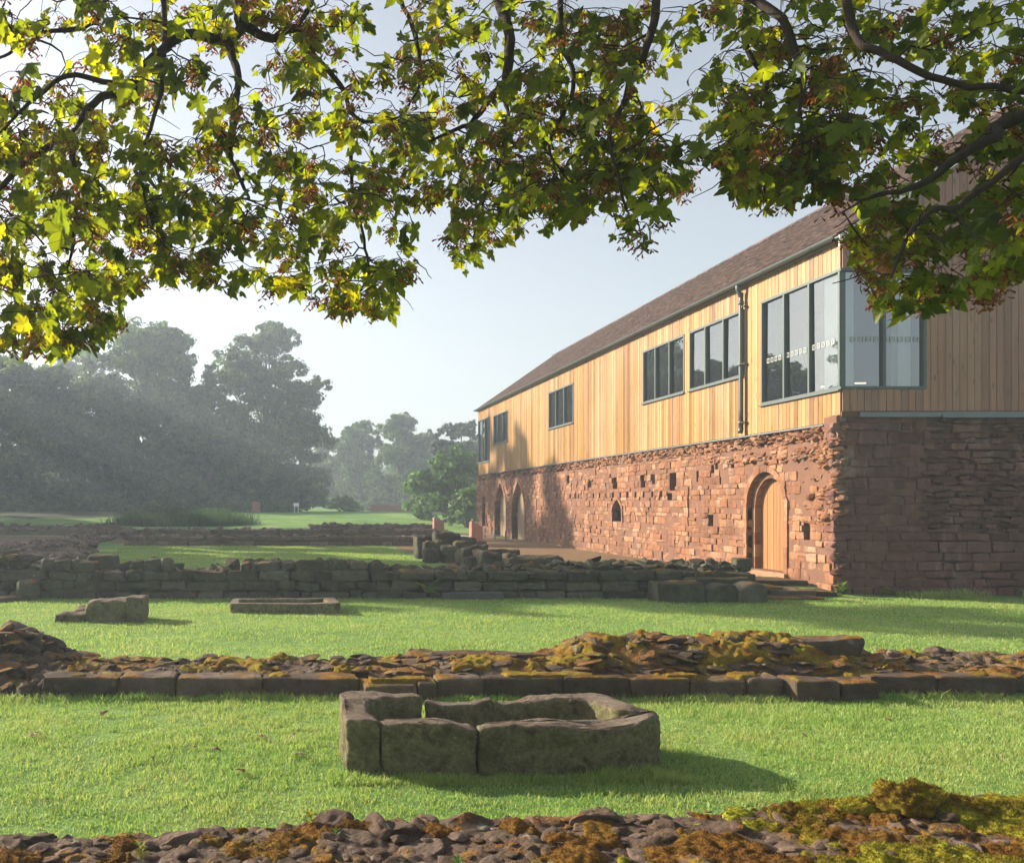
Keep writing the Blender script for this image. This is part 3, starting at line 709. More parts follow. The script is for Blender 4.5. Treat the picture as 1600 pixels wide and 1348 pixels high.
def roof():
    mb = MB(); g, tw, ov = .135, .165, .14
    L = math.hypot(WB/2+ov, (ZR-ZE)*(WB/2+ov)/(WB/2)); ux, uz = (WB/2)/math.hypot(WB/2, ZR-ZE), (ZR-ZE)/math.hypot(WB/2, ZR-ZE)
    rows = int(L/g); ny = int((YF-YN+.3)/tw)
    i, j = np.meshgrid(np.arange(rows), np.arange(ny), indexing='ij'); i, j = i.ravel(), j.ravel()
    for sgn in (1, -1):
        d0 = i*g; d1 = np.minimum(d0+g+.05, L); y0 = YN-.15+j*tw+(i%2)*tw/2; y1 = y0+tw-.004
        lift0 = .030+rng.uniform(0,.007,len(i)); lift1 = .012
        def P(d, y, l):
            x = -ov*1.0 + d*ux - l*uz; z = ZE+.06-ov*uz/ux+d*uz+l*ux
            X = XT+x if sgn > 0 else XT+WB-x
            return np.stack([X, y, z], -1)
        V = np.stack([P(d0,y0,lift0), P(d0,y1,lift0), P(d1,y1,lift1+0*d1), P(d1,y0,lift1+0*d1), P(d0,y0,lift0-.022), P(d0,y1,lift0-.022)], 1).reshape(-1,3)
        k = np.arange(len(i))*6
        mb.add(V, [np.stack([k,k+1,k+2,k+3],1) if sgn < 0 else np.stack([k+3,k+2,k+1,k],1), np.stack([k+4,k+5,k+1,k],1)], np.repeat(rng.random(len(i)), 6))
        a, b = P(np.array([0.,L]), np.array([YN-.14]*2), -.01), P(np.array([0.,L]), np.array([YF+.14]*2), -.01)
        mb.add([a[0], a[1], b[1], b[0]], np.array([(0,1,2,3)]), .1)
    rf = mb.build('roof', MT['tiles'], B)
    r = MB(); y = YN-.15
    while y < YF+.1:
        an = np.linspace(0, math.pi, 7); c = np.stack([XT+WB/2+.12*np.cos(an), 0*an+y, ZR+.02+.10*np.sin(an)], 1); c2 = c+[0,.44,.012]
        I = np.arange(6); r.add(np.concatenate([c,c2]), np.stack([I,I+1,I+8,I+7],1), RN.random()); y += .45
    r.build('ridge', MT['tiles'], rf)
    v = MB()
    for dy, th in ((YN-.16, .03),):
        for sgn in (1, -1):
            p = [(-ov, 0), (WB/2, (WB/2+ov)*uz/ux)]
            X = [XT+a if sgn > 0 else XT+WB-a for a, _ in p]; Z = [ZE+.05-ov*uz/ux+b for _, b in p]
            V = [(X[0],dy,Z[0]),(X[1],dy,Z[1]),(X[1],dy,Z[1]-.22),(X[0],dy,Z[0]-.22)]; V = V+[(a,b+th,c) for a,b,c in V]
            v.add(V, [np.array([(0,1,2,3),(7,6,5,4),(0,4,5,1),(1,5,6,2),(2,6,7,3),(3,7,4,0)])])
    v.build('bargeboard', MT['plaster'], B)
    gt = MB(); an = np.linspace(math.pi, 2*math.pi, 9); cx, cz = XT-.20, ZE-.055
    def half(r0): return np.stack([cx+r0*np.cos(an), 0*an, cz+r0*np.sin(an)], 1)
    A, Bq = half(.072), half(.062); I = np.arange(8)
    for ring in (A, Bq):
        gt.add(np.concatenate([ring+[0,YN-.14,0], ring+[0,YF+.14,0]]), np.stack([I,I+1,I+10,I+9],1))
    gt.add(np.concatenate([A[[0]]+[0,YN-.14,0], Bq[[0]]+[0,YN-.14,0], A[[0]]+[0,YF+.14,0], Bq[[0]]+[0,YF+.14,0]]), np.array([(0,1,3,2)]))
    for y in np.arange(YN+.6, YF, 1.8):
        c = half(.082); gt.add(np.concatenate([c+[0,y,0], c+[0,y+.07,0]]), np.stack([I,I+1,I+10,I+9],1))
    gt.build('gutter', MT['gutter'], B)
    fa = MB(); fa.box((XT-.12, YN-.13, ZE-.14), (XT-.026, YF+.13, ZE-.03)); fa.build('fascia', MT['lead'], B)
    dp = MB(); y = 21.22; x = XT-.12
    tube(dp, smooth_path([(XT-.20,y,ZE-.12),(XT-.19,y,ZE-.22),(x,y,ZE-.40),(x,y,ZE-.55),(x,y,3.52)], 26), .052, 12, cap=True)
    tube(dp, [(x,y,3.60),(x-.02,y,3.47)], .058, 12, cap=True)
    for z in (6.55, 5.1, 3.72): tube(dp, [(x,y,z-.04),(x,y,z+.04)], .063, 12, cap=True)
    o = dp.build('downpipe', MT['gutter'], B, True)
    for z in (6.45, 5.1, 3.72):
        b = MB(); b.box((x, y-.14, z-.015), (XT-.03, y-.05, z+.015)); b.box((x-.02, y-.09, z-.02), (x+.02, y-.04, z+.02)); b.build('bracket', MT['gutter'], o)
roof()

# ------------------------------------------------------------------ ruined walls
def at(px, py, z=0.0):
    s = (py-HY)/(H-z); return ((px-PX0)/s, F/s)
def facing(mb, x0, x1, y, z0, z1, th=.28, ll=(.35,.75), r=.03, rough=.025, n=5, jy=.02, t=None, gap=.008, jit=.015):
    x = x0
    while x < x1-.05:
        e = min(x+RN.uniform(*ll), x1)
        if x1-e < .15: e = x1
        o = RN.uniform(-jy, jy)
        block(mb, (x+gap, y+o, z0), (e-gap, y+th+o, z1+RN.uniform(-.012,.012)), r, rough, n, t=t, freq=6, jit=jit)
        x = e
def scatter(mb, n, xr, yr, zf, sr, lift=.35, tilt=.35, nn=2, el=(.9,1.8), tall=(.35,.8)):
    for _ in range(n):
        x, y = RN.uniform(*xr), RN.uniform(*yr); s = sr[0]+(sr[1]-sr[0])*RN.random()**2
        h = s*RN.uniform(*tall); z = float(zf(np.array([x]), np.array([y]))[0])
        rock(mb, (x, y, z+h*lift), (s*RN.uniform(*el), s, h), n=nn, tilt=tilt, top=RN.uniform(.3,.8))

def middle_wall():
    T = thing('ruined_wall', 'low mossy ruined wall footing of rubble running behind the large broken stone coffin', 'ruined wall', (2.3, 8.9, 0))
    fc = MB()
    for x0, x1, y, z1 in [(-2.24,.72,8.30,.185),(.74,1.42,8.17,.165),(1.44,4.66,8.32,.185),(4.66,5.44,8.12,.185),(5.46,6.85,8.30,.19)]:
        facing(fc, x0, x1, y, -.06, z1, .32, (.42,.8), .028, .028, 7, .02)
    facing(fc, 6.85, 9.5, 8.55, -.06, .13, .4, (.5,.9))
    for lo, hi in [((2.93,8.95,.12),(3.58,9.4,.405)),((5.16,8.95,.12),(5.78,9.4,.42)),((1.32,9.2,.1),(2.9,9.5,.24)),((3.9,9.15,.2),(4.85,9.5,.40))]:
        block(fc, lo, hi, .05, .05, 10, jit=.04, freq=5)
    fc.build('facing_stones', MT['midwall'], T)
    zf = lambda x, y: .150 + .025*vnoise(np.stack([x*9,y*9,x*0],1),3)+ .014*vnoise(np.stack([x*22,y*22,x*0],1),4) + .06*smooth(1.0,1.6,x)*smooth(8.4,8.9,y) + .19*smooth(2.7,3.3,x)*smooth(6.0,5.0,x)*smooth(8.5,9.1,y) - .1*smooth(8.6,11,x)+ .035*fbm(np.stack([x*3,y*3,x*0],1),8)
    co_ = MB(); mound(co_, -2.3, 9.6, 8.55, 9.62, zf, .025, edge=.12)
    scatter(co_, 420, (-2.3,6.9), (8.55,9.5), zf, (.03,.10), .15, .3, tall=(.25,.6))
    scatter(co_, 50, (-2.3,9.4), (8.5,9.5), zf, (.09,.19), .0, .2, 3, tall=(.2,.4))
    scatter(co_, 190, (2.8,5.9), (8.6,9.45), zf, (.04,.15), .15, .3, tall=(.25,.55))
    scatter(co_, 50, (-2.3,2.5), (9.2,9.55), zf, (.05,.11), .2, .35, tall=(.3,.6))
    scatter(co_, 50, (5.8,9.5), (8.7,9.5), zf, (.05,.13), .3, .4)
    co_.build('rubble_core', MT['midwall'], T)
    ms = MB()
    def blanket(x0, x1, y0, y1, zb, th, seed, thr, sc):
        def z(x, y):
            Q = np.stack([x, y, x*0], 1); n_ = fbm(Q*sc, seed, 4)-thr
            return zb(x, y) - .05 + .05*np.clip(n_*7+.2, 0, 1) + th*np.clip(n_*3.2, 0, 1)**.6 + (.006*vnoise(Q*40, 3)+.008*fbm(Q*18, 4))
        mound(ms, x0, x1, y0, y1, z, .018, ground=-.03, edge=.0)
    top = lambda x, y: zf(x, y)+.03
    blanket(-2.1, 6.6, 8.62, 9.45, top, .022, 61, .13, 3.4)
    blanket(2.7, 5.9, 8.70, 9.40, top, .032, 71, .03, 4.2)
    blanket(-2.18, 6.7, 8.34, 8.56, lambda x, y: .192+0*x, .012, 81, .20, 3.2)
    blanket(.80, 1.36, 8.22, 8.44, lambda x, y: .172+0*x, .018, 84, -.1, 4)
    ms.build('moss', MT['moss'], T, True)
middle_wall()
def heap():
    T = thing('rubble_heap', 'heap of grey brown rubble at the near left end of the low mossy wall', 'rubble heap', (-3.0, 9.0, 0))
    zf = lambda x, y: .05 + .32*smooth(-2.05,-2.75,x)*smooth(8.3,9.4,y) + .05*fbm(np.stack([x*3,y*3,x*0],1),5)
    m = MB(); mound(m, -4.6, -2.05, 8.35, 10.0, zf, .05)
    scatter(m, 230, (-4.3,-2.0), (8.35,9.8), zf, (.05,.15), .4, .5)
    scatter(m, 45, (-4.2,-2.1), (8.6,9.8), zf, (.1,.19), .4, .5, 3)
    scatter(m, 260, (-4.3,-2.0), (8.35,9.8), zf, (.04,.12), .55, .6)
    m.build('rubble', MT['midwall'], T)
heap()
def back_wall():
    T = thing('ruined_wall', 'long dark ruined wall of squared algae stained courses across the far side of the lawn', 'ruined wall', (1.0, 17.6, 0))
    fc = MB()
    for z0, z1 in ((-.05,.14),(.15,.33),(.34,.51)):
        facing(fc, -9.5, 8.95, 17.0, z0, z1, .4, (.22,.85), .04, .06, 6, .03, jit=.032)
    for a, b, z1 in ((-4.6,-3.55,.73),(-2.9,-2.1,.74),(-.85,.9,.70),(1.0,1.95,.72)):
        facing(fc, a, b, 17.04, .515, z1, .4, (.2,.6), .05, .07, 6, .04, jit=.05)
    facing(fc, -3.8, -3.2, 17.5, .5, .80, .35, (.3,.5), .05, .05, 5, .04)
    facing(fc, 7.85, 8.98, 16.93, .30, .50, .5, (.9,1.2), .03, .03, 6)
    fc.build('facing_stones', MT['backwall'], T)
    zf = lambda x, y: .46+.05*fbm(np.stack([x*2,y*2,x*0],1),8)+.2*smooth(-4.4,-5.4,x)+.10*smooth(2.2,1.4,x)*smooth(-1.4,-.6,x)+.1*smooth(4.5,6.5,x)
    m = MB(); mound(m, -9.6, 8.9, 17.25, 18.75, zf, .09, edge=.1)
    scatter(m, 420, (-9.4,8.8), (17.15,18.5), zf, (.05,.17), .4, .5)
    scatter(m, 100, (-6.4,-2.0), (17.2,18.5), zf, (.08,.24), .5, .6)
    scatter(m, 120, (3.5,8.8), (17.4,18.4), zf, (.07,.19), .6, .5)
    scatter(m, 50, (-1.2,2.6), (17.3,18.0), zf, (.08,.2), .7, .5)
    m.build('rubble_core', MT['backwall'], T)
back_wall()
def stone_thing(name, label, cat, boxes, mat, group=None, r=.03, rough=.03, n=6, jit=.02):
    m = MB()
    for b in boxes:
        lo, hi = b[0], b[1]; block(m, lo, hi, r, rough, n, jit=jit, freq=6, rot=(b[2] if len(b) > 2 else 0))
    o = m.build(name, mat); return tag(o, label, cat, group)
stone_thing('stone_block', 'small squared stone block sitting on the wall end left of the arched oak door', 'stone block', [((8.74,17.2,.50),(9.02,17.5,.75))], MT['backwall'])
stone_thing('stone_slab', 'pale grey stone slab leaning at the base of the dark ruined wall', 'stone slab', [((3.02,16.86,-.02),(4.18,16.95,.14))], MT['slate'], None, .015, .03, 10)
stone_thing('fallen_stone', 'grey stone leaning against the left end of the dark ruined wall', 'fallen stone', [((-4.95,16.6,-.03),(-4.55,16.95,.36),.3)], MT['backwall'], None, .06, .06, 8)
stone_thing('fallen_stone', 'flat mossy stone lying on grass at the left foot of the dark wall', 'fallen stone', [((-5.35,16.3,-.03),(-4.75,16.75,.09),.4)], MT['midwall'], None, .05, .05, 8)
# steps below the oak door
T = thing('stone_steps', 'worn low stone steps on the ground in front of the arched oak door', 'steps', (9.9,18.0,0))
for lo, hi in [((8.95,17.35,-.03),(9.75,18.3,.20)),((9.35,17.15,-.03),(10.25,17.8,.16)),((8.95,16.75,-.03),(10.15,17.1,.055)),((9.5,18.3,-.02),(10.75,19.4,.24)),((10.25,17.3,-.03),(10.75,17.9,.12))]:
    m = MB(); block(m, lo, hi, .03, .03, 8, freq=5, jit=.03); m.build('step', MT['midwall'], T)

# ------------------------------------------------------------------ stone coffins and loose stones on the lawns
def slab_poly(mb, poly, z0, ztop, rough=.014, res=.035, r=.02, seed=3, lean=0.0, t=.5):
    """a slab grown from its plan outline: rounded rim, worn top, pitted faces"""
    p = np.array(poly, float)
    if ((p[:,0]*np.roll(p[:,1],-1)-np.roll(p[:,0],-1)*p[:,1]).sum()) < 0: p = p[::-1]
    out = []
    for i in range(len(p)):
        a, b = p[i], p[(i+1)%len(p)]; n = max(1, int(np.linalg.norm(b-a)/res))
        for k in range(n): out.append(a+(b-a)*k/n)
    o = np.array(out); N = len(o)
    for _ in range(1): o = (np.roll(o,1,0)+2*o+np.roll(o,-1,0))/4
    d = np.roll(o,-1,0)-np.roll(o,1,0); d /= np.linalg.norm(d,axis=1,keepdims=True); nr = np.stack([d[:,1],-d[:,0]],1)
    zt = ztop(o[:,0], o[:,1]); nz = max(5, int((zt.max()-z0)/res)); rings = []
    prof = [(k/nz*.97, 0) for k in range(nz+1)] + [(.99,.35),(1.0,.9)]
    for u, ins in prof:
        q = o - nr*(ins*r) - nr*lean*u[...] if False else o - nr*(ins*r)
        z = z0+(zt-z0)*u
        P = np.c_[q, z]; g = fbm(P*6, seed)*rough + np.minimum(0, fbm(P*15, seed+2)+.05)*rough*1.3 + vnoise(P*30, seed+4)*rough*.3
        P[:,:2] += nr*g[:,None]; rings.append(P)
    V = np.concatenate(rings); R_ = len(rings); I = np.arange(R_*N).reshape(R_,N); J = np.roll(I,-1,1)
    Fq = np.stack([I[:-1].ravel(), J[:-1].ravel(), J[1:].ravel(), I[1:].ravel()],1)
    mb.add(V, Fq, t)
    bm = bmesh.new(); vs = [bm.verts.new(v) for v in rings[-1]]; f = bm.faces.new(vs); f.normal_update(); bmesh.ops.triangulate(bm, faces=[f], ngon_method='EAR_CLIP')
    for _ in range(2):
        bmesh.ops.subdivide_edges(bm, edges=[e for e in bm.edges if e.calc_length() > res*2.2], cuts=1)
        bmesh.ops.triangulate(bm, faces=bm.faces[:])
    bm.verts.index_update(); W = np.array([v.co[:] for v in bm.verts]); W[N:,2] = ztop(W[N:,0], W[N:,1])
    W[N:,2] += fbm(W[N:]*9, seed)*rough*.7
    T = np.array([[v.index for v in g.verts] for g in bm.faces]); bm.free(); mb.add(W, T, t)
    return mb
def big_coffin():
    T = thing('stone_coffin', 'large broken stone coffin lying open on the front lawn in several cracked pieces', 'stone coffin', (1.45, 6.35, 0))
    wav = lambda b, a=.012, s=4.0, k=1: (lambda x, y: b + a*fbm(np.stack([x*s, y*s, x*0+k],1), 21) )
    def piece(poly, zt, seed, r=.028):
        poly = [(.42+(a-.40)*1.035, b) for a, b in poly]; z2 = lambda x, y: zt(.40+(x-.42)/1.035, y)*.87
        m = MB(); slab_poly(m, poly, -.05, z2, .022, .022, r, seed); m.build('broken_slab', MT['coffin'], T, True)
    # head end, an L of stone at the left
    piece([(.41,5.98),(.635,5.955),(.600,6.11),(.60,6.17),(.575,6.25),(.60,6.38),(.72,6.54),(.99,6.58),(1.01,6.68),(.85,6.74),(.50,6.72),(.40,6.60)],
          lambda x, y: .415 - .03*smooth(.6,1.0,x) + .05*smooth(6.2,6.5,y) + .025*fbm(np.stack([x*8,y*8,x*0],1),31), 4, .022)
    # front side, two slabs
    piece([(.655,5.95),(1.234,5.90),(1.230,6.05),(.80,6.07),(.615,6.10)], lambda x, y: .385+.02*np.sin((x-.62)*5.2)-.03*smooth(1.05,1.25,x)+.016*fbm(np.stack([x*13,y*13,x*0],1),32), 6, .02)
    piece([(1.252,5.905),(1.9,5.88),(2.30,5.97),(2.50,6.12),(2.52,6.27),(2.30,6.23),(2.12,6.10),(1.7,6.03),(1.248,6.03)],
          lambda x, y: .365+.030*smooth(1.24,1.45,x)-.035*smooth(1.75,1.95,x)+.05*smooth(2.1,2.45,x)+.020*fbm(np.stack([x*13,y*13,x*0],1),33), 8, .022)
    # back side
    piece([(1.015,6.58),(1.50,6.60),(1.51,6.72),(1.03,6.73)], lambda x, y: .385+.02*np.sin(x*9)+.02*fbm(np.stack([x*9,y*9,x*0],1),34), 10, .012)
    piece([(1.485,6.60),(2.06,6.56),(2.10,6.72),(1.49,6.72)], lambda x, y: .375+.06*smooth(1.55,2.0,x)+.02*fbm(np.stack([x*9,y*9,x*0],1),35), 11, .012)
    # foot end
    piece([(2.02,6.54),(2.14,6.52),(2.20,6.38),(2.26,6.24),(2.34,6.20),(2.52,6.22),(2.50,6.46),(2.40,6.68),(2.25,6.75),(2.04,6.74)],
          lambda x, y: .435+.02*fbm(np.stack([x*5,y*5,x*0],1),36)-.05*smooth(2.3,2.52,x), 13, .03)
    m = MB(); slab_poly(m, [(.6,6.02),(2.3,6.02),(2.35,6.5),(2.1,6.62),(.6,6.62)], -.05, wav(.03), .01, .05); m.build('base', MT['coffin'], T, True)
big_coffin()
def small_coffin():
    T = thing('stone_coffin', 'small shallow stone coffin lying on grass in front of the dark ruined wall', 'stone coffin', (.05,15.1,0))
    zt = lambda x, y: .165+.012*fbm(np.stack([x*3,y*3,x*0],1),5)+.02*smooth(.4,.9,x)
    for poly in ([(-.84,14.72),(.90,14.62),(.93,14.78),(-.82,14.86)], [(-.80,15.42),(.86,15.40),(.88,15.54),(-.78,15.56)], [(-.86,14.72),(-.72,14.72),(-.70,15.56),(-.84,15.56)], [(.80,14.64),(.96,14.64),(.93,15.54),(.74,15.5),(.70,15.3)]):
        m = MB(); slab_poly(m, poly, -.05, zt, .016, .05, .02, RN.randint(1,99)); m.build('side_slab', MT['coffin'], T, True)
    m = MB(); m.box((-.75,14.8,-.05),(.8,15.45,.03)); m.build('base', MT['coffin'], T)
small_coffin()
def left_stone():
    T = thing('carved_stone', 'tapered olive brown stone lump with raised squared end on the left of the lawn', 'carved stone', (-2.75,13.9,0))
    m = MB(); block(m, (-3.05,13.68,-.05), (-2.36,14.2,.32), .06, .05, 12, jit=.05, shape=lambda P, h: P*np.c_[np.ones(len(P)), np.ones(len(P)), .72+.28*np.clip((P[:,0]+h[0])/(h[0]),0,1)]); m.build('body', MT['coffin'], T, True)
    m = MB(); block(m, (-2.37,13.66,-.05), (-2.12,14.25,.37), .04, .035, 10, jit=.03); m.build('end_block', MT['coffin'], T, True)
    m = MB(); block(m, (-3.42,13.62,-.05), (-2.98,14.05,.13), .05, .05, 9, jit=.05); block(m, (-3.25,13.85,-.03), (-2.95,14.2,.19), .05, .05, 8, jit=.04); m.build('broken_foot', MT['coffin'], T, True)
left_stone()
def right_trough():
    T = thing('stone_trough', 'broken grey stone trough with scooped sides on grass left of the oak door', 'stone trough', (7.85,16.5,0))
    m = MB(); block(m, (6.86,16.3,-.05), (7.72,16.75,.36), .025, .03, 10, jit=.03); m.build('end_block', MT['backwall'], T)
    for a, b, z in ((7.74,8.28,.34),(8.29,8.82,.37)):
        m = MB(); block(m, (a,16.25,-.05), (b,16.75,z), .05, .03, 12, jit=.02, shape=lambda P, h: P-np.c_[np.zeros(len(P)), np.zeros(len(P)), .10*((P[:,0]-.25*h[0])/h[0])**2*(P[:,2]>0)]); m.build('scooped_side', MT['backwall'], T)
    m = MB(); block(m, (7.6,16.76,.0), (8.8,17.0,.40), .04, .03, 10, jit=.02); m.build('back_slab', MT['backwall'], T)
right_trough()

# ------------------------------------------------------------------ front wall footing along the bottom of the picture
def front_wall():
    T = thing('ruined_wall', 'broad wall footing of worn stones and orange moss along the very front', 'ruined wall', (1.1,3.7,0))
    ztop = lambda x: .275+.035*x+.03*smooth(1.6,3.2,x)
    zf = lambda x, y: ztop(x) - .03 + .03*fbm(np.stack([x*4,y*4,x*0],1),8) + .022*fbm(np.stack([x*13,y*13,x*0],1),9) + .008*vnoise(np.stack([x*38,y*38,x*0],1),12) + .03*smooth(.32,.05,np.hypot((x-2.95)/1.3,(y-4.12)/.8))
    m = MB(); mound(m, -3.2, 6.0, 2.9, 4.30, zf, .015, edge=.10)
    m.build('mortar_bed', MT['forewall'], T, True)
    s = MB()
    pts = []
    for k in range(5200):
        x, y = RN.uniform(-2.2,5.0), RN.uniform(3.1,4.30); r = RN.choice([RN.uniform(.018,.035), RN.uniform(.028,.055), RN.uniform(.028,.055), RN.uniform(.05,.11)])
        if abs((PX0+F*x/y)-800) > 1000: continue
        if x > 1.8 and y > 3.75 and RN.random() < .6: continue
        if all((x-a)**2+((y-b)*1.5)**2 > (.86*(r*1.35+c*1.35))**2 for a, b, c in pts):
            pts.append((x,y,r)); z = float(zf(np.array([x]),np.array([y]))[0]); h = r*RN.uniform(.28,.58)
            rock(s, (x,y,z-h*.05), (r*RN.uniform(1.1,1.9), r, h), n=4 if r > .075 else (3 if r > .03 else 2), tilt=.22, rough=.6, flat=.5, cuts=9, top=RN.uniform(.5,1.0))
    for k in range(26):                             # larger stones along the lawn edge
        x = -1.7+k*.135+RN.uniform(-.05,.05)
        r = RN.uniform(.06,.13); z = float(zf(np.array([x]),np.array([4.2]))[0])
        rock(s, (x, 4.24+RN.uniform(-.05,.04), z-.01), (r*1.6, r*.9, r*.5), n=4, tilt=.15, rough=.55, flat=.42, cuts=11, top=RN.uniform(.4,.8))
    s.build('footing_stones', MT['forewall'], T, True)
    ms, ru = MB(), MB()
    def cushion(mb, x, y, rx, ry, h, n=3):
        z = float(zf(np.array([x]),np.array([y]))[0]); V, Fq = ico(n); P = V*[rx,ry,h]; P = P + V*(fbm((P+[x,y,0])*16,6)[:,None]*min(rx,ry)*.42)+V*(vnoise((P+[x,y,0])*55,7)[:,None]*.010)
        P = P+np.array([x,y,z+h*.05]); mb.add(P, Fq, RN.random())
    def blanket(mb, x0, x1, th, seed, thr, sc, bias):
        nx, ny = int((x1-x0)/.011), int(1.22/.011); gx, gy = np.meshgrid(np.linspace(x0,x1,nx), np.linspace(3.06,4.28,ny), indexing='ij'); x, y = gx.ravel(), gy.ravel()
        Q = np.stack([x,y,x*0],1); n_ = fbm(Q*sc,seed,4)-thr+bias(x,y)
        z = zf(x,y)-.035+.04*np.clip(n_*8+.3,0,1)+th*np.clip(n_*3,0,1)**.6+np.clip(n_*6,0,1)*(.014*fbm(Q*13,5)+.005*vnoise(Q*45,6))
        keep = n_ > -.09; I = np.arange(nx*ny).reshape(nx,ny)
        Fq = np.stack([I[:-1,:-1].ravel(),I[1:,:-1].ravel(),I[1:,1:].ravel()],1); F2 = np.stack([I[:-1,:-1].ravel(),I[1:,1:].ravel(),I[:-1,1:].ravel()],1)
        Fq = np.concatenate([Fq,F2]); Fq = Fq[keep[Fq].all(1)]
        mb.add(np.stack([x,y,z],1), Fq, np.clip(.5+.5*fbm(Q*2.5,seed+3),0,1))
    blanket(ms, .9, 4.6, .024, 51, .15, 3.4, lambda x, y: .55*smooth(1.6,3.0,x)-.25*smooth(1.9,.9,x)-.12)
    blanket(ru, -2.2, 4.2, .020, 57, .13, 5.5, lambda x, y: .05*smooth(.8,2.0,x)-.02)
    cushion(ms, 2.90, 4.13, .19, .12, .085, 5); cushion(ms, 2.68, 4.16, .12, .08, .05, 4); cushion(ms, 2.40, 4.2, .09, .06, .04, 4); cushion(ms, 3.12,4.12,.14,.10,.05,4); cushion(ms,2.15,4.2,.07,.05,.035,4)
    def fuzz(mb, n, ln):                            # the fine fur of the moss
        V = np.concatenate(mb.v); f = np.concatenate([a for a in mb.f if a.shape[1] == 3]); tt = np.concatenate(mb.t)
        a, b, c = V[f[:,0]], V[f[:,1]], V[f[:,2]]; nn = np.cross(b-a, c-a); ar = np.linalg.norm(nn,axis=1); k = nn[:,2] > 0
        pr = ar*k; i = rng.choice(len(f), n, p=pr/pr.sum()); u, v = rng.random(n), rng.random(n); sw = u+v > 1; u[sw], v[sw] = 1-u[sw], 1-v[sw]
        P = a[i]+(b-a)[i]*u[:,None]+(c-a)[i]*v[:,None]; N_ = nn[i]/ar[i][:,None]
        d = N_*.8+rng.normal(0,.45,(n,3)); d[:,2] = np.abs(d[:,2])+.2; d /= np.linalg.norm(d,axis=1,keepdims=True)
        sd_ = np.cross(d, rng.normal(0,1,(n,3))); sd_ /= np.linalg.norm(sd_,axis=1,keepdims=True); L = ln*rng.uniform(.5,1.4,n)[:,None]
        W = np.stack([P-sd_*.0016, P+sd_*.0016, P+d*L],1).reshape(-1,3); j = np.arange(n)*3
        mb.add(W, np.stack([j,j+1,j+2],1), np.repeat(np.clip(tt[f[i,0]]+rng.normal(0,.25,n),0,1.2),3))
    fuzz(ms, 150000, .0095); fuzz(ru, 90000, .008)
    ms.build('green_moss', MT['brightmoss'], T, True); ru.build('russet_moss', MT['rust'], T, True)
front_wall()

# ------------------------------------------------------------------ far ruins
def low_wall(label, x0, x1, y0, y1, h, nrock, face=True, name='ruined_wall', jag=.06):
    T = thing(name, label, 'ruined wall', ((x0+x1)/2, y0, .15)); zb = .12
    zf = lambda x, y: zb+h-.05+jag*fbm(np.stack([x*1.3,y*1.3,x*0],1),int(abs(x0*7)) % 50)
    if face:
        f = MB(); facing(f, x0, x1, y0, zb-.05, zb+h*.55, .3, (.4,.9), .03, .04, 3); facing(f, x0, x1, y0+.02, zb+h*.57, zb+h, .3, (.4,.9), .03, .05, 3, .05); f.build('facing_stones', MT['farwall'], T)
    m = MB(); mound(m, x0, x1, y0+(.2 if face else 0), y1, zf, .22, ground=zb-.06, edge=.15)
    scatter(m, nrock, (x0,x1), (y0+.1,y1), zf, (.08,.24), .4, .4, 1); m.build('rubble_core', MT['farwall'], T)
low_wall('low ruined wall edging the far small lawn before the gravel walk', -6.2, 5.6, 35.2, 36.6, .40, 110)
low_wall('dark ruined wall behind the gravel walk reaching towards the pink stone posts', -8.0, 8.2, 44.0, 45.4, .42, 160)
low_wall('short far ruined wall behind the dark wall and left of the pink posts', 1.6, 9.0, 51.0, 52.6, .50, 90)
low_wall('rough rubble wall on the left beside the far small lawn', -8.6, -5.6, 24.0, 27.4, .20, 170, False, jag=.2)
low_wall('rubble wall of broken stones left of the gravel floor patch', -13.0, -6.2, 29.2, 31.0, .24, 190, False, jag=.2)
low_wall('outer rubble wall far left in the mist behind the gravel patches', -24.0, -8.0, 47.0, 49.5, .36, 200, False, jag=.2)
low_wall('farthest low rubble wall at the left under the misty trees', -30.0, -9.0, 50.0, 52.0, .45, 160, False, jag=.25)
low_wall('cross wall of jumbled stones between the two misty gravel patches', -9.8, -7.6, 31.5, 44.0, .22, 160, False, jag=.2)
low_wall('jumbled stones at the left edge behind the dark ruined wall', -14.0, -8.0, 20.5, 22.0, .16, 150, False, jag=.2)
# pier bases beside the gravel path
T = thing('pier_base', 'stepped pier base of grey green squared stones at the corner of the far small lawn', 'pier base', (4.3,26,.15))
for lo, hi in [((4.0,25.0,.1),(4.45,25.5,.55)),((4.5,25.1,.1),(4.95,25.5,.58)),((4.1,25.7,.1),(4.7,26.3,.72)),((4.95,25.6,.1),(5.4,26.0,.70)),((4.55,26.4,.1),(5.3,27.1,.95)),((4.1,27.0,.1),(4.6,27.7,.8)),((5.35,26.6,.1),(5.75,27.2,.78))]:
    m = MB(); block(m, lo, hi, .10, .08, 7, jit=.06); m.build('stone_block', MT['backwall'], T)
T = thing('pier_base', 'row of broad squared pier stones just behind the dark wall beside the gravel path', 'pier base', (5.6,22,.15))
for lo, hi in [((4.55,22.6,.1),(4.95,23.1,.50)),((4.98,22.3,.1),(5.5,22.8,.58)),((5.0,23.0,.1),(6.1,23.4,.66)),((5.55,21.8,.1),(6.9,22.6,.48)),((5.45,21.9,.1),(5.75,22.4,.55)),((4.7,23.6,.1),(5.5,24.1,.68))]:
    m = MB(); block(m, lo, hi, .10, .09, 7, jit=.07); m.build('stone_block', MT['backwall'], T)
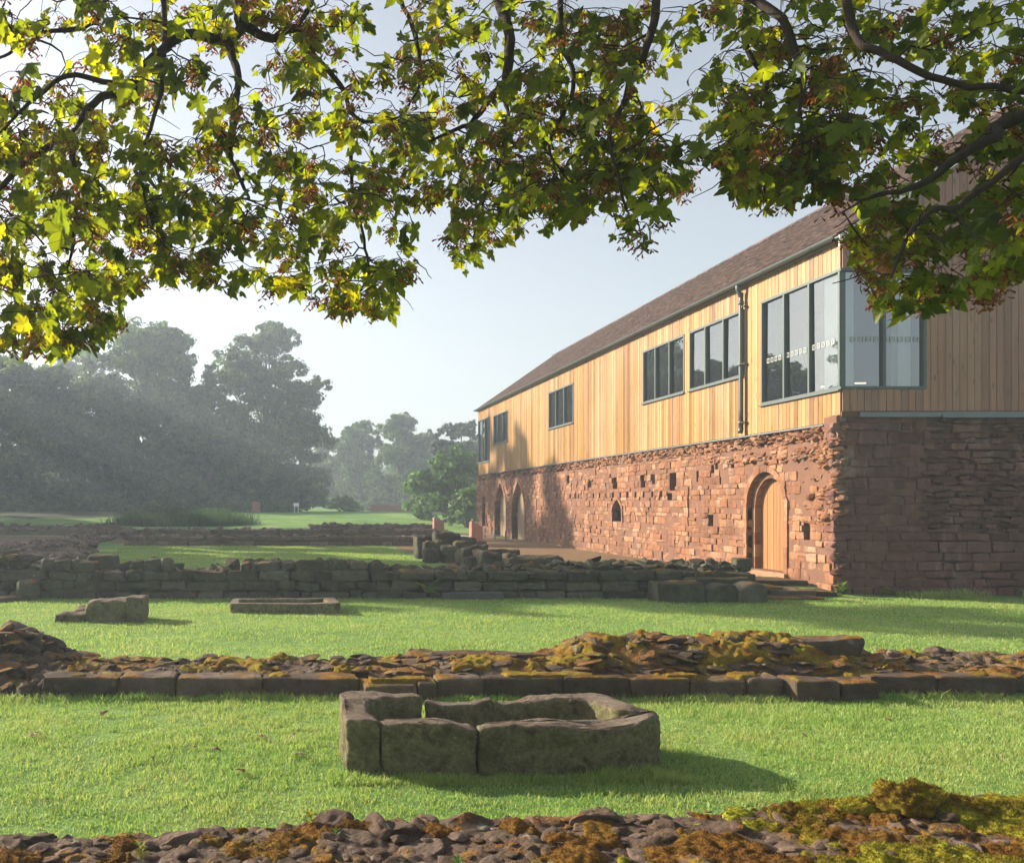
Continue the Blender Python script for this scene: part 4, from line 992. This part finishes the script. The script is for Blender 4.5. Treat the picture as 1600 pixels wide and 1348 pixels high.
def post(label, x, y, zb, h, wd):
    T = thing('stone_post', label, 'stone post', (x,y,zb), 'pink stone posts beside the path')
    m = MB(); block(m, (x-wd/2,y-wd/2,zb-.05), (x+wd/2,y+wd/2,zb+h), .015, .01, 5, jit=.01, t=.4, shape=lambda P, hh: P-np.c_[np.zeros(len(P)),np.zeros(len(P)),.10*(P[:,0]/hh[0])*(P[:,2]>0)]); m.build('shaft', MT['post'], T)
    m = MB(); block(m, (x-wd*.75,y-wd*.75,.1), (x+wd*.75,y+wd*.75,zb+.02), .02, .02, 4); m.build('plinth', MT['backwall'], T)
post('pink square stone post farther from the arched doors, left one of the pair', 8.05, 46.0, .22, .78, .52)
post('pink square stone post on a block nearest the pointed arch doors', 7.5, 34.6, .35, .68, .44)
stone_thing('paving_slab', 'wet flat paving slab, reflection painted pale, between the two pink stone posts', 'paving slab', [((8.2,41.5,.15),(9.4,46,.20))], MT['pale'], None, .01, .004, 4, .01)
def rail():
    T = thing('barrier_rail', 'low dark metal barrier rail in front of the two pointed arch doors', 'barrier', (9.9,41.5,.16))
    for y in (39.6,41.6,43.6):
        m = MB(); tube(m, [(9.9,y,.12),(9.9,y,.62)], .03, 6, cap=True); m.build('post', MT['frame'], T)
    m = MB(); tube(m, [(9.9,39.5,.34),(9.9,43.7,.34)], .022, 6, cap=True); m.build('rail', MT['frame'], T)
rail()
def sign():
    z = float(gz(np.array([2.]),np.array([88.]))[0]); x = (463-PX0)*88/F
    T = thing('notice_board', 'tiny white notice board on posts standing on the far misty lawn', 'notice board', (x,88,z))
    m = MB()
    m.add([(x-.27,87.8,z+.62),(x+.27,87.8,z+.62),(x+.27,88.1,z+.92),(x-.27,88.1,z+.92),(x-.27,87.83,z+.58),(x+.27,87.83,z+.58),(x+.27,88.13,z+.88),(x-.27,88.13,z+.88)], [np.array([(0,1,2,3),(7,6,5,4),(0,4,5,1),(1,5,6,2),(2,6,7,3),(3,7,4,0)])]); m.build('board', MT['white'], T)
    for d in (-.18,.18):
        m = MB(); m.box((x+d-.04,87.92,z-.1),(x+d+.04,87.99,z+.70)); m.build('post', MT['white'], T)
sign()
z = float(gz(np.array([-2.4]),np.array([84.]))[0])
stone_thing('standing_stone', 'small pale standing stone on the far lawn under the great misty trees', 'standing stone', [((-2.75,83.6,z-.1),(-2.05,84.2,z+1.0))], MT['post'], None, .12, .1, 6, .08)
z = float(gz(np.array([12.]),np.array([96.]))[0])
stone_thing('garden_wall', 'long low brick coloured wall at the far edge of the misty lawn', 'garden wall', [((9.5,96,z-.3),(18,96.4,z+.75))], MT['post'], None, .03, .03, 6)

# ------------------------------------------------------------------ trees
def foliage(mb, lobes, n_per, size, seed, sag=0.0):
    g = np.random.default_rng(seed)
    for (c, r) in lobes:
        r = np.array(r); R0 = float(np.mean(r)); n = int(n_per*(R0**1.6)); m = int(9+5*R0)
        d = g.normal(0,1,(m,3)); d[:,2] += .25; d /= np.linalg.norm(d,axis=1,keepdims=True)
        cc = np.array(c)+d*g.uniform(.55,1.12,(m,1))*r; k = g.integers(0,m,n); e = g.normal(0,1,(n,3)); e /= np.linalg.norm(e,axis=1,keepdims=True)
        cs = (.20+.24*g.random(m))[k][:,None]*R0*np.array([1.15,1.15,.62])
        P = cc[k]+e*cs*g.random((n,1))**.4; P[:,2] -= sag*g.random(n)
        nrm = e*.8+d[k]*.5+g.normal(0,.4,(n,3)); nrm[:,2] += .35; nrm /= np.linalg.norm(nrm,axis=1,keepdims=True)
        u = np.cross(nrm, g.normal(0,1,(n,3))); u /= np.linalg.norm(u,axis=1,keepdims=True); v = np.cross(nrm,u)
        s = size*g.uniform(.5,1.4,n)[:,None]; b = nrm*s*.22
        V = np.stack([P-u*s, P-v*s*.62+b, P+u*s*1.05, P+v*s*.62+b],1).reshape(-1,3); i = np.arange(n)*4
        mb.add(V, np.stack([i,i+1,i+2,i+3],1), np.repeat(np.clip(g.normal(.5,.16,n)+(g.normal(0,.18,m))[k],0,1),4))
def tree(label, x, y, h, rad, seed, base=.12, mat='tleaf', size=.34, n_per=95, cat='tree', name='tree', lob=34, group=None, taper=.5, round_=1.0, skirt=0):
    z0 = float(gz(np.array([x]),np.array([y]))[0]); T = thing(name, label, cat, (x,y,z0), group); g = random.Random(seed)
    lobes = []
    for k in range(lob):
        u = g.random()**.85; zc = h*(base+(1-base)*(.08+.86*u)); 
        env = rad*(math.sin(math.pi*min(1,(.10+.90*u)))**taper)*(1-.35*u*(1-round_))
        env = max(env, rad*.18)
        a = g.uniform(0,6.283); q = env*math.sqrt(g.uniform(.05,1))*.82
        lr = rad*g.uniform(.20,.38)*(1-.30*u)
        lobes.append(((x+q*math.cos(a), y+q*math.sin(a), z0+zc), (lr, lr, lr*g.uniform(.62,.9))))
    for k in range(skirt):
        a = g.uniform(0,6.283); q = rad*g.uniform(.35,1.0); lr = rad*g.uniform(.16,.26)
        lobes.append(((x+q*math.cos(a), y+q*math.sin(a), z0+h*g.uniform(.02,.13)), (lr, lr, lr*.8)))
    tr = MB(); tube(tr, smooth_path([(x,y,z0-.3),(x+g.uniform(-.2,.2),y,z0+h*.2),(x+g.uniform(-.5,.5),y+g.uniform(-.4,.4),z0+h*.5),(x,y,z0+h*.86)], 14), np.linspace(h*.026,h*.004,14)*np.r_[1.5,1.15,np.ones(12)], 9)
    for c, r in lobes[::2]:
        zs = z0+h*g.uniform(.16,.45); p0 = np.array((x,y,min(zs,c[2]-.3))); p1 = np.array(c); mid = p0*.5+p1*.5+[0,0,g.uniform(.1,.8)]
        tube(tr, smooth_path([p0,mid,p1],7), np.linspace(h*.009,h*.0015,7), 5)
    tr.build('trunk', MT['fbark'], T, True)
    m = MB(); foliage(m, lobes, n_per, size, seed, sag=.3); m.build('crown', MT[mat], T)
    return T
def txy(px, Y): return ((px-PX0)*Y/F, Y)
far = 'trees beyond the far lawn'
for a in [
    ('tall round crowned misty tree with its right edge against open sky', 415, 108, 23.0, 9.2, 101, .02, 58),
    ('broad misty tree with lower spreading boughs left of the tall round crowned one', 238, 104, 21.2, 9.8, 102, .01, 60),
    ('dark misty tree at the left edge below the hanging sycamore leaves', 40, 100, 17.0, 9.6, 103, .0, 56),
    ('pale misty tree filling the gap behind the left edge tree', 120, 132, 24.5, 9.5, 104, .02, 44),
    ('low misty tree between the two great trees, filling their skirts', 325, 100, 14.0, 7.4, 105, .0, 44),
]: 
    lab, px, Y, h, r, sd_, bs, lb = a; x, y = txy(px, Y); tree(lab, x, y, h, r, sd_, bs, group=far, lob=lb, n_per=260, taper=.38, size=.25, skirt=18)
for a in [
    ('small airy tree with thin top just right of the great misty trees', 562, 150, 15.2, 6.0, 111, 'tleaf', 24),
    ('rounded mid height misty tree in the far wood with the broadest top', 625, 140, 15.0, 6.6, 112, 'tleaf', 30),
    ('slim misty tree at the right of the far wood beside the pine', 668, 146, 13.6, 5.0, 113, 'tleaf', 24),
    ('dark pine like tree beside the far end of the timber hall', 722, 112, 11.8, 4.6, 114, 'pineleaf', 26),
    ('dim misty tree low behind the skirts of the great round tree', 530, 165, 13.5, 6.5, 115, 'tleaf', 24),
    ('hazy tree behind the dark pine and the hall end', 760, 140, 12.5, 5.5, 116, 'tleaf', 22),
]:
    lab, px, Y, h, r, sd_, mt, lb = a; x, y = txy(px, Y); tree(lab, x, y, h, r, sd_, .0, mt, group=far, lob=lb+12, n_per=220, taper=.4, size=.26, skirt=12)
# woodland to the left, outside the picture but mirrored in the hall windows and throwing the long shadows
for k, (x, y, h, r) in enumerate([(-48,98,21,10),(-62,108,22,11),(-80,98,23,11),(-23,34.2,16.8,4.2),(-26,41.5,15.4,4.6),(-26,48.6,15.2,4.6),(-27,54.4,15.6,4.6),(-30,60.5,23.2,4.6),(-31,66.5,25.2,5.0),(-32,72.5,26.6,5.4)]):
    tree(['broad woodland tree','wide old woodland tree','largest woodland tree','straight woodland tree','round woodland tree','low woodland tree','squat woodland tree','high woodland tree','lofty woodland tree','tallest woodland tree'][k]+' standing left of the lawns, mirrored in the hall windows', x, y, h, r, 200+k, .04, group='woodland trees left of the lawns', lob=40, n_per=90, size=.42, taper=.35)
def far_wood():
    g = random.Random(5); lobes = []
    for k in range(210):
        x = g.uniform(-110, 60); y = g.uniform(172, 200); r = g.uniform(3, 5.5); lobes.append(((x, y, 1+g.uniform(.2, 7.5)), (r, r, r*.8)))
    m = MB(); foliage(m, lobes, 40, .8, 9); kind(m.build('far_woodland', MT['tleaf'], origin=(0,0,0)), 'stuff', 'dim far wood in the mist behind the trees')
far_wood()
def bush(label, px, Y, h, r, seed, mat='bushleaf', name='bush', size=.2, n_per=190, lob=16):
    x, y = txy(px, Y); z0 = float(gz(np.array([x]),np.array([y]))[0]); T = thing(name, label, 'bush', (x,y,z0)); g = random.Random(seed); lobes = []
    for k in range(lob):
        a = g.uniform(0,6.283); u = g.random(); q = r*.75*math.sqrt(g.random())*(1-.5*u); lr = r*g.uniform(.22,.42)
        lobes.append(((x+q*math.cos(a), y+q*math.sin(a), z0+h*(.1+.72*u)), (lr,lr,min(lr,h*.3))))
    m = MB(); foliage(m, lobes, n_per, size, seed); m.build('foliage', MT[mat], T)
    s = MB()
    for c, r_ in lobes: tube(s, smooth_path([(x,y,z0-.1),((x+c[0])/2,(y+c[1])/2,z0+(c[2]-z0)*.6),c],5), np.linspace(.07,.015,5), 5)
    s.build('stem', MT['fbark'], T)
bush('large bright green rounded bush beside the far corner of the hall', 712, 66, 5.5, 2.9, 301, n_per=260)
bush('bright green bush left of the larger one by the hall corner', 662, 68, 3.9, 2.5, 302, n_per=260)
bush('lower green bush tucked against the foot of the far hall wall', 730, 60, 2.7, 1.6, 303, n_per=260)
bush('misty low shrub on the far lawn in front of the brick coloured wall', 540, 92, 1.6, 2.4, 304, size=.16)
bush('dim low shrub at the foot of the great round crowned tree', 445, 96, 1.3, 2.0, 305, size=.16)
bush('dim spreading shrub under the left edge tree in the mist', 40, 90, 1.9, 4.6, 306, 'tleaf', size=.16)
bush('long low shrub bank in the mist, left of the tall rough grass', 150, 88, 1.6, 4.4, 307, 'tleaf', size=.16)
bush('low dark shrub behind the tall rough grass in the mist', 265, 92, 1.7, 4.2, 308, 'tleaf', size=.16)
bush('low dark shrub at the foot of the tall rough grass right end', 352, 90, 1.4, 3.2, 309, 'tleaf', size=.16)
def tall_bed():
    m = MB(); n = 9000; aa = rng.uniform(0,6.283,n); qq = np.sqrt(rng.random(n)); X = -6.8+4.6*qq*np.cos(aa)+rng.normal(0,.5,n); Y = 62+3*qq*np.sin(aa); Z = gz(X,Y); h = rng.uniform(.25,.95,n)*(1+.6*vnoise(np.stack([X*.9,Y*.9,X*0],1),8)); a = rng.uniform(0,6.28,n); l = rng.normal(0,.25,(n,2))
    A = np.stack([X-.03*np.cos(a),Y-.03*np.sin(a),Z],1); Bq = np.stack([X+.03*np.cos(a),Y+.03*np.sin(a),Z],1); Tt = np.stack([X+l[:,0],Y+l[:,1],Z+h],1); i = np.arange(n)*3
    m.add(np.stack([A,Bq,Tt],1).reshape(-1,3), np.stack([i,i+1,i+2],1), np.repeat(rng.random(n)*.5,3))
    tag(m.build('reed_bed', MT['tleaf']), 'band of tall rough grass standing before the great misty trees', 'plant bed')
tall_bed()

# ------------------------------------------------------------------ the sycamore overhead
HALF = [(0,0),(.14,-.09),(.36,-.13),(.36,-.01),(.31,.08),(.44,.10),(.63,.25),(.59,.34),(.54,.38),(.52,.51),(.36,.49),(.22,.47),(.27,.61),(.25,.73),(.16,.80),(.11,.92),(0,1.06)]
LO = np.array(HALF+[(-a,b) for a,b in HALF[-2:0:-1]]); LN = len(LO)
LV = np.concatenate([[[0,.30,0.03]], np.c_[LO, np.zeros(LN)]]); LV[1:,2] = -.16*np.abs(LV[1:,0])-.10*(LV[1:,1]-.3)**2
LT = np.array([(0,1+i,1+(i+1)%LN) for i in range(LN)])
def leaves_into(mb, P, A, Nn, S, T):
    """many leaves at once: stalk end P, blade axis A, blade normal Nn, length S"""
    A = A/np.linalg.norm(A,axis=1,keepdims=True); U = np.cross(A,Nn); U /= np.maximum(np.linalg.norm(U,axis=1,keepdims=True),1e-6); W = np.cross(U,A)
    n = len(P); k = rng.uniform(.3,2.8,n); cr = rng.uniform(-.15,.60,n); sk = rng.normal(0,.13,n); wd = rng.uniform(.72,1.12,n)
    x = LV[None,:,0]*wd[:,None]; y = LV[None,:,1]+sk[:,None]*x; z = LV[None,:,2]*k[:,None]-cr[:,None]*LV[None,:,1]**2+.05*np.sin(LV[None,:,0]*9+k[:,None]*5)
    V = P[:,None,:]+S[:,None,None]*(x[...,None]*U[:,None,:]+y[...,None]*A[:,None,:]+z[...,None]*W[:,None,:])
    off = (np.arange(n)*len(LV))[:,None,None]; mb.add(V.reshape(-1,3), (LT[None]+off).reshape(-1,3), np.repeat(T,len(LV)))
LOWX = [-400,0,130,160,200,212,300,350,385,400,430,478,498,600,632,660,672,688,698,712,740,762,830,855,930,955,1010,1035,1085,1092,1112,1126,1190,1240,1300,1326,1346,1420,1500,1560,1600,2000]
LOWY = [560,560,560,535,505,455,448,462,468,445,470,460,500,500,478,455,400,330,350,425,430,400,372,362,335,378,398,340,285,235,205,292,338,318,300,385,485,500,475,455,430,400]
def low(px): return np.interp(px, LOWX, LOWY)
def sycamore():
    T = thing('sycamore_tree', 'sycamore tree overhead with green leaves and brown winged seeds hanging into the view', 'tree', (5.4,-2.2,0))
    def pt(px, py, Y): s = F/Y; return np.array(((px-PX0)/s, Y, H-(py-HY)/s))
    br = MB(); nodes = []; rads = []
    trunk = np.array((5.4,-2.2,0)); fork = np.array((5.1,-1.9,4.2))
    tube(br, smooth_path([trunk-[0,0,.3],trunk+[0,0,.5],(5.3,-2.1,2.2),fork,(4.9,-1.7,7.5),(5.0,-1.9,11)],22), np.r_[.52,.42,np.linspace(.36,.10,20)], 14)
    def limb(p, r0, r1, n=None, wig=.045):
        p = [np.asarray(q, float) for q in p]; n = n or 7*len(p); q = smooth_path(p, n)
        q = q + np.stack([fbm(q*5+3,1),fbm(q*5+9,2),fbm(q*5+1,3)],1)*wig; r = np.linspace(r0*1.3,r1*1.5,n); tube(br, q, r, 8)
        for a, b in zip(q, r): nodes.append(a); rads.append(b)
        return q
    L = lambda pts: [pt(*p) for p in pts]
    m1 = L([(380,-420,4.3),(366,-120,4.6),(378,40,4.75)])
    limb([fork+[-.2,.2,1.4], (2.6,1.2,6.4)]+m1, .070, .024, 46)
    limb(L([(378,40,4.75),(352,64,4.7),(290,54,4.65),(232,98,4.55),(205,140,4.45),(165,148,4.4),(135,178,4.3),(108,214,4.2),(55,248,4.1),(0,292,4.0),(-60,320,3.9)]), .023, .007)
    limb(L([(378,42,4.75),(425,60,4.85),(468,42,4.9),(488,82,4.95),(530,130,5.0),(556,180,5.1),(630,190,5.2)]), .020, .006)
    limb(L([(352,64,4.7),(369,120,4.6),(364,190,4.5),(372,260,4.45),(392,310,4.4)]), .018, .005)
    limb(L([(108,214,4.2),(118,285,4.15),(117,360,4.1),(98,415,4.05)]), .013, .004)
    limb(L([(205,130,4.45),(110,128,4.3),(50,160,4.2),(0,210,4.1)]), .012, .004)
    limb(L([(180,-40,4.9),(150,30,4.8),(70,60,4.6),(0,92,4.5)]), .014, .005)
    limb(L([(468,42,4.9),(500,-20,5.0),(520,-120,5.1)]), .010, .016)
    limb(L([(556,180,5.1),(552,285,5.0),(576,405,4.9),(560,450,4.9)]), .010, .003)
    limb([fork+[-.2,.3,.8],(3.6,2.2,5.6)]+L([(850,-160,5.0),(800,70,5.0),(782,130,4.95),(735,190,4.9),(668,222,4.8)]), .040, .004, 50)
    limb(L([(782,130,4.95),(800,200,4.9),(770,280,4.85),(735,380,4.8)]), .009, .003)
    limb(L([(1040,-160,4.4),(1025,0,4.4),(998,100,4.4),(972,165,4.35),(955,230,4.3),(985,330,4.3)]), .020, .004)
    limb([fork+[-.1,.3,.5],(4.4,1.6,4.9)]+L([(1240,-140,4.2),(1238,60,4.1),(1252,130,4.05),(1250,240,4.0)]), .030, .003, 44)
    limb(L([(1190,-100,4.6),(1165,50,4.6),(1200,130,4.5),(1155,220,4.4),(1195,300,4.35)]), .014, .003)
    limb(L([(1290,-120,3.9),(1335,45,3.8),(1385,90,3.7),(1490,130,3.6),(1600,150,3.5)]), .015, .008)
    limb([fork+[0,.2,.1],(4.6,1.4,3.9)]+L([(1700,140,3.3),(1545,212,3.3),(1440,285,3.3),(1330,322,3.25)]), .034, .003, 44)
    limb(L([(1660,215,3.2),(1530,300,3.15),(1455,335,3.1),(1410,395,3.1),(1395,440,3.1)]), .011, .003)
    limb(L([(600,-100,5.0),(640,40,5.0),(655,120,5.0),(640,180,5.0)]), .012, .004)
    limb(L([(900,-100,4.6),(880,40,4.6),(895,140,4.6),(860,230,4.6),(905,290,4.6)]), .014, .003)
    limb(L([(245,-100,4.4),(255,100,4.3),(215,260,4.2),(240,360,4.2)]), .012, .003)
    nodes_a = np.array(nodes); 
    # spray anchors through the canopy volume, joined to the nearest wood by drooping twigs
    anch = []
    def dens(px, py):
        d = 1.0
        if px < 110 and 40 < py < 110: d *= .15
        if 640 < px < 700 and 300 < py: d *= .1
        if 1030 < px < 1120 and py > 60: d *= .45
        if 1000 < px < 1200 and py < 200: d *= .75
        if 700 < px < 1080 and py > 300: d *= .8
        if 360 < px < 660 and py > 380: d *= .62
        if px > 1080 and py < 330: d *= .9
        if py < 0: d *= .5
        return d
    tries = 0
    while len(anch) < 1330 and tries < 40000:
        tries += 1; px = RN.uniform(-140,1740); lo_ = float(low(px))-22; py = RN.uniform(-190, lo_) if RN.random() < .86 else lo_-abs(RN.gauss(0,80))
        if RN.random() > dens(px,py): continue
        Y = np.interp(px,[0,400,800,1200,1600],[4.1,4.6,4.8,4.4,3.8])+.18+RN.gauss(0,.40)
        anch.append(pt(px,py,Y))
    anch = np.array(anch); d0 = np.array([np.min(np.linalg.norm(nodes_a-a,axis=1)) for a in anch]); order = np.argsort(d0)
    NA = list(nodes_a); NR = list(rads); lp, la, ln_, ls, lt = [], [], [], [], []; sd2 = MB(); stk = MB()
    cur = np.array(NA); 
    for idx in order:
        a = anch[idx]; bias = cur + np.array([0,0,-.0]); dd = np.linalg.norm(bias-a,axis=1)+.6*np.maximum(0,a[2]-cur[:,2]); j = int(np.argmin(dd)); p0 = cur[j]; D = np.linalg.norm(a-p0)
        mid = (p0+a)/2+np.array([RN.gauss(0,.05),RN.gauss(0,.05),.16*D]); n = max(5,int(D/.045)); q = smooth_path([p0,mid,a],n)
        q[1:-1] += np.array([[RN.gauss(0,.011) for _ in range(3)] for _ in range(n-2)])
        r0 = min(NR[j]*.85, .0050+.008*D); tube(br, q, np.linspace(r0,.0028,n), 5)
        cur = np.concatenate([cur, q[1::2], [a]]); NR += [r0*.75]*(len(q[1::2])+1)
        nl = RN.randint(3,6)
        tz = RN.gauss(0,.13)
        for k in range(nl):
            b = q[-1] if k < 5 else q[RN.randint(max(0,n-6),n-1)]
            an = RN.uniform(0,6.283); dr = np.array([math.cos(an),math.sin(an)*.8,RN.uniform(-.75,.35)]); dr /= np.linalg.norm(dr); pl = RN.uniform(.03,.10)
            e = b+dr*pl+np.array([0,0,-.02]); s = (.038+.062*RN.random()**.9)*(1.08 if k < 3 else .85)
            ax = dr*np.array([.8,.8,.5])+np.array([RN.gauss(0,.25),RN.gauss(0,.25),-.75+RN.gauss(0,.25)])
            nm = np.array([RN.gauss(0,.5),RN.gauss(-.55,.55),RN.gauss(.55,.4)])
            c = e+ax/np.linalg.norm(ax)*s*.7; ppx = PX0+F*c[0]/c[1]; ppy = HY-F*(c[2]-H)/c[1]
            if ppy > float(low(ppx))+8: continue
            lp.append(e); la.append(ax); ln_.append(nm); ls.append(s)
            warm = .12*max(0,1-max(ppx,0)/900); lt.append(min(.985 if RN.random() < .02 else .86,max(0,RN.gauss(.40+warm+tz,.20)+(.35 if RN.random() < .02 else 0))))  # tint rises to the left, painting in the light that shines through there
            tube(stk, smooth_path([b,(b+e)/2+[0,0,.015],e],4), .0015, 4)
        if RN.random() < .5 and float(low(PX0+F*q[-1][0]/q[-1][1]))-24 > HY-F*(q[-1][2]-H)/q[-1][1]:
            hx = q[-1]+np.array([RN.gauss(0,.04),RN.gauss(0,.04),-.02]); ppx, ppy = PX0+F*hx[0]/hx[1], HY-F*(hx[2]-H)/hx[1]
            if ppy < float(low(ppx))+5:
                for k in range(RN.randint(16,30)):
                    c = hx+np.array([RN.gauss(0,.024),RN.gauss(0,.024),-min(.09,abs(RN.gauss(.035,.03)))]); tt = RN.random()
                    for sg in (-1,1):
                        dv = np.array([sg*RN.uniform(.3,.9),RN.gauss(0,.5),-RN.uniform(.3,1)]); dv /= np.linalg.norm(dv); l_ = RN.uniform(.026,.042)
                        sv = np.cross(dv,[RN.gauss(0,1),RN.gauss(0,1),RN.gauss(0,1)]); sv /= np.linalg.norm(sv)
                        sd2.add([c, c+dv*l_*.35+sv*.003, c+dv*l_*.8+sv*.0065, c+dv*l_, c+dv*l_*.8-sv*.0045, c+dv*l_*.3-sv*.0025], np.array([(0,1,2,3,4,5)]), tt)
                tube(stk, [q[-1],hx-[0,0,.05]], .0013, 4)
    for k in range(520):                            # fine bare twigs between the sprays
        j = RN.randint(0, len(cur)-1); p0 = cur[j]; ppx = PX0+F*p0[0]/p0[1]; ppy = HY-F*(p0[2]-H)/p0[1]
        if ppy > float(low(ppx))-60 or not -100 < ppx < 1700: continue
        an = RN.uniform(0,6.283); l_ = RN.uniform(.10,.34); p1 = p0+np.array([math.cos(an)*l_, math.sin(an)*l_*.5, RN.uniform(-.7,.35)*l_]); md = (p0+p1)/2+np.array([RN.gauss(0,.02),RN.gauss(0,.02),RN.uniform(0,.05)])
        q = smooth_path([p0,md,p1],7); q[1:-1] += np.array([[RN.gauss(0,.006) for _ in range(3)] for _ in range(5)]); tube(br, q, np.linspace(.0042,.0016,7), 4)
    br.build('branches', MT['bark'], T, True)
    m = MB(); leaves_into(m, np.array(lp), np.array(la), np.array(ln_), np.array(ls), np.array(lt)); m.build('leaves', MT['leaf'], T)
    sd2.build('winged_seeds', MT['seed'], T); stk.build('leaf_stalks', MT['seed'], T)
sycamore()

# ------------------------------------------------------------------ small plants and fallen leaves
def fern():
    T = thing('fern', 'small yellow green fern growing out of the dark ruined wall face', 'fern', (2.75,16.95,.2)); m = MB()
    for a, l in ((.5,.34),(1.0,.42),(2.3,.36),(2.0,.26),(.1,.24)):
        d = np.array([math.cos(a),-.5,math.sin(a)]); 
        for k in range(12):
            p = np.array([2.75,16.97,.16])+d*l*k/12-np.array([0,0,.10*(k/12)**2]); w_ = .055*(1-k/13)
            sdv = np.array([-d[2],0,d[0]]); m.add([p-sdv*w_, p+d*.022, p+sdv*w_, p-d*.006], np.array([(0,1,2,3)]), .5+.5*(a > 1.9))
    m.build('frond', MT['weed'], T)
fern()
def weed(label, x, y, z, h, n, seed, tint=.5):
    g = random.Random(seed); m = MB()
    for k in range(n):
        a = g.uniform(0,6.28); t = g.random(); p0 = np.array([x,y,z+h*t*.6]); d = np.array([math.cos(a),math.sin(a),g.uniform(.1,1.2)]); d /= np.linalg.norm(d); l = h*g.uniform(.3,.6)
        s = np.cross(d,[0,0,1]); s /= np.linalg.norm(s); w_ = l*.22
        m.add([p0, p0+d*l*.5+s*w_, p0+d*l-[0,0,l*.15], p0+d*l*.5-s*w_], np.array([(0,1,2,3)]), min(1,max(0,g.gauss(tint,.2))))
    tube(m, [(x,y,z-.02),(x,y,z+h*.8)], .003, 5)
    tag(m.build('weed', MT['weed']), label, 'weed')
fz = lambda x: .275+.035*x-.01
weed('tiny leafy weed upright on the front footing, below the coffin middle', .72, 3.66, fz(.7), .10, 22, 1)
weed('low tuft of pale grass leaves on the left part of the front footing', -.62, 3.95, fz(-.6), .085, 40, 2, .9)
weed('brown dry weed sprouting at the lawn edge below the coffin left end', .14, 4.26, fz(.1), .10, 16, 3, 1)
weed('green weed among the stones below the coffin left end', .25, 4.1, fz(.2), .06, 18, 4)
weed('small weed at the edge of the coffin shadow on the right lawn', 3.15, 5.55, 0, .09, 20, 5)
weed('leafy weed at the lawn edge below the coffin middle slab', .95, 4.33, .2, .12, 24, 6)
weed('bushy green weed at the foot of the sandstone wall corner', 10.75, 17.2, .03, .34, 60, 7)
weed('yellowish weed at the sandstone wall foot right of the bushy one', 11.7, 17.35, .03, .22, 40, 8, .8)
def fallen(labels):
    for k, (lab, px, py) in enumerate(labels):
        x, y = at(px, py); m = MB(); z = .045
        leaves_into(m, np.array([[x,y,z]]), np.array([[RN.gauss(0,1),RN.gauss(0,1),.1]]), np.array([[RN.gauss(0,.3),RN.gauss(0,.3),1.]]), np.array([RN.uniform(.06,.10)]), np.array([RN.random()]))
        tag(m.build('fallen_leaf', MT['deadleaf']), lab, 'fallen leaf', 'dead leaves on the front lawn')
fallen([('brown fallen leaf on the lawn left of the coffin, third from the wall', 405,1156), ('curled brown leaf on the grass close to the coffin left end', 475,1187), ('pale fallen leaf low on the lawn left of the coffin', 383,1213), ('dead leaf near the mossy wall on the left lawn', 157,1122), ('small brown leaf at the far left of the front lawn', 55,1154), ('brown leaf on grass beside the front footing, left of the dry weed', 72,1258)])

for k in range(14):
    px, py = RN.uniform(20,1560), RN.uniform(1105,1235)
    if 520 < px < 1060: continue
    x, y = at(px, py); m = MB()
    leaves_into(m, np.array([[x,y,.04]]), np.array([[RN.gauss(0,1),RN.gauss(0,1),.1]]), np.array([[RN.gauss(0,.4),RN.gauss(0,.4),1.]]), np.array([RN.uniform(.03,.055)]), np.array([RN.random()]))
    tag(m.build('fallen_leaf', MT['deadleaf']), 'very small dead leaf scattered on the front lawn grass', 'fallen leaf', 'tiny dead leaves on the front lawn')

# ------------------------------------------------------------------ morning haze
def haze():
    m = MB(); m.box((-330,-70,-1.5), (330,330,31)); M = Mat('mist'); M.t.nodes.remove(M.out); M.out = M.node('ShaderNodeOutputMaterial')
    v = M.node('ShaderNodeVolumePrincipled', {'Color': (.64,.75,.90,1), 'Density': HAZE_DENSITY, 'Anisotropy': .30}); M.t.links.new(v.outputs[0], M.out.inputs['Volume'])
    kind(m.build('haze', M.m), 'stuff')
haze()
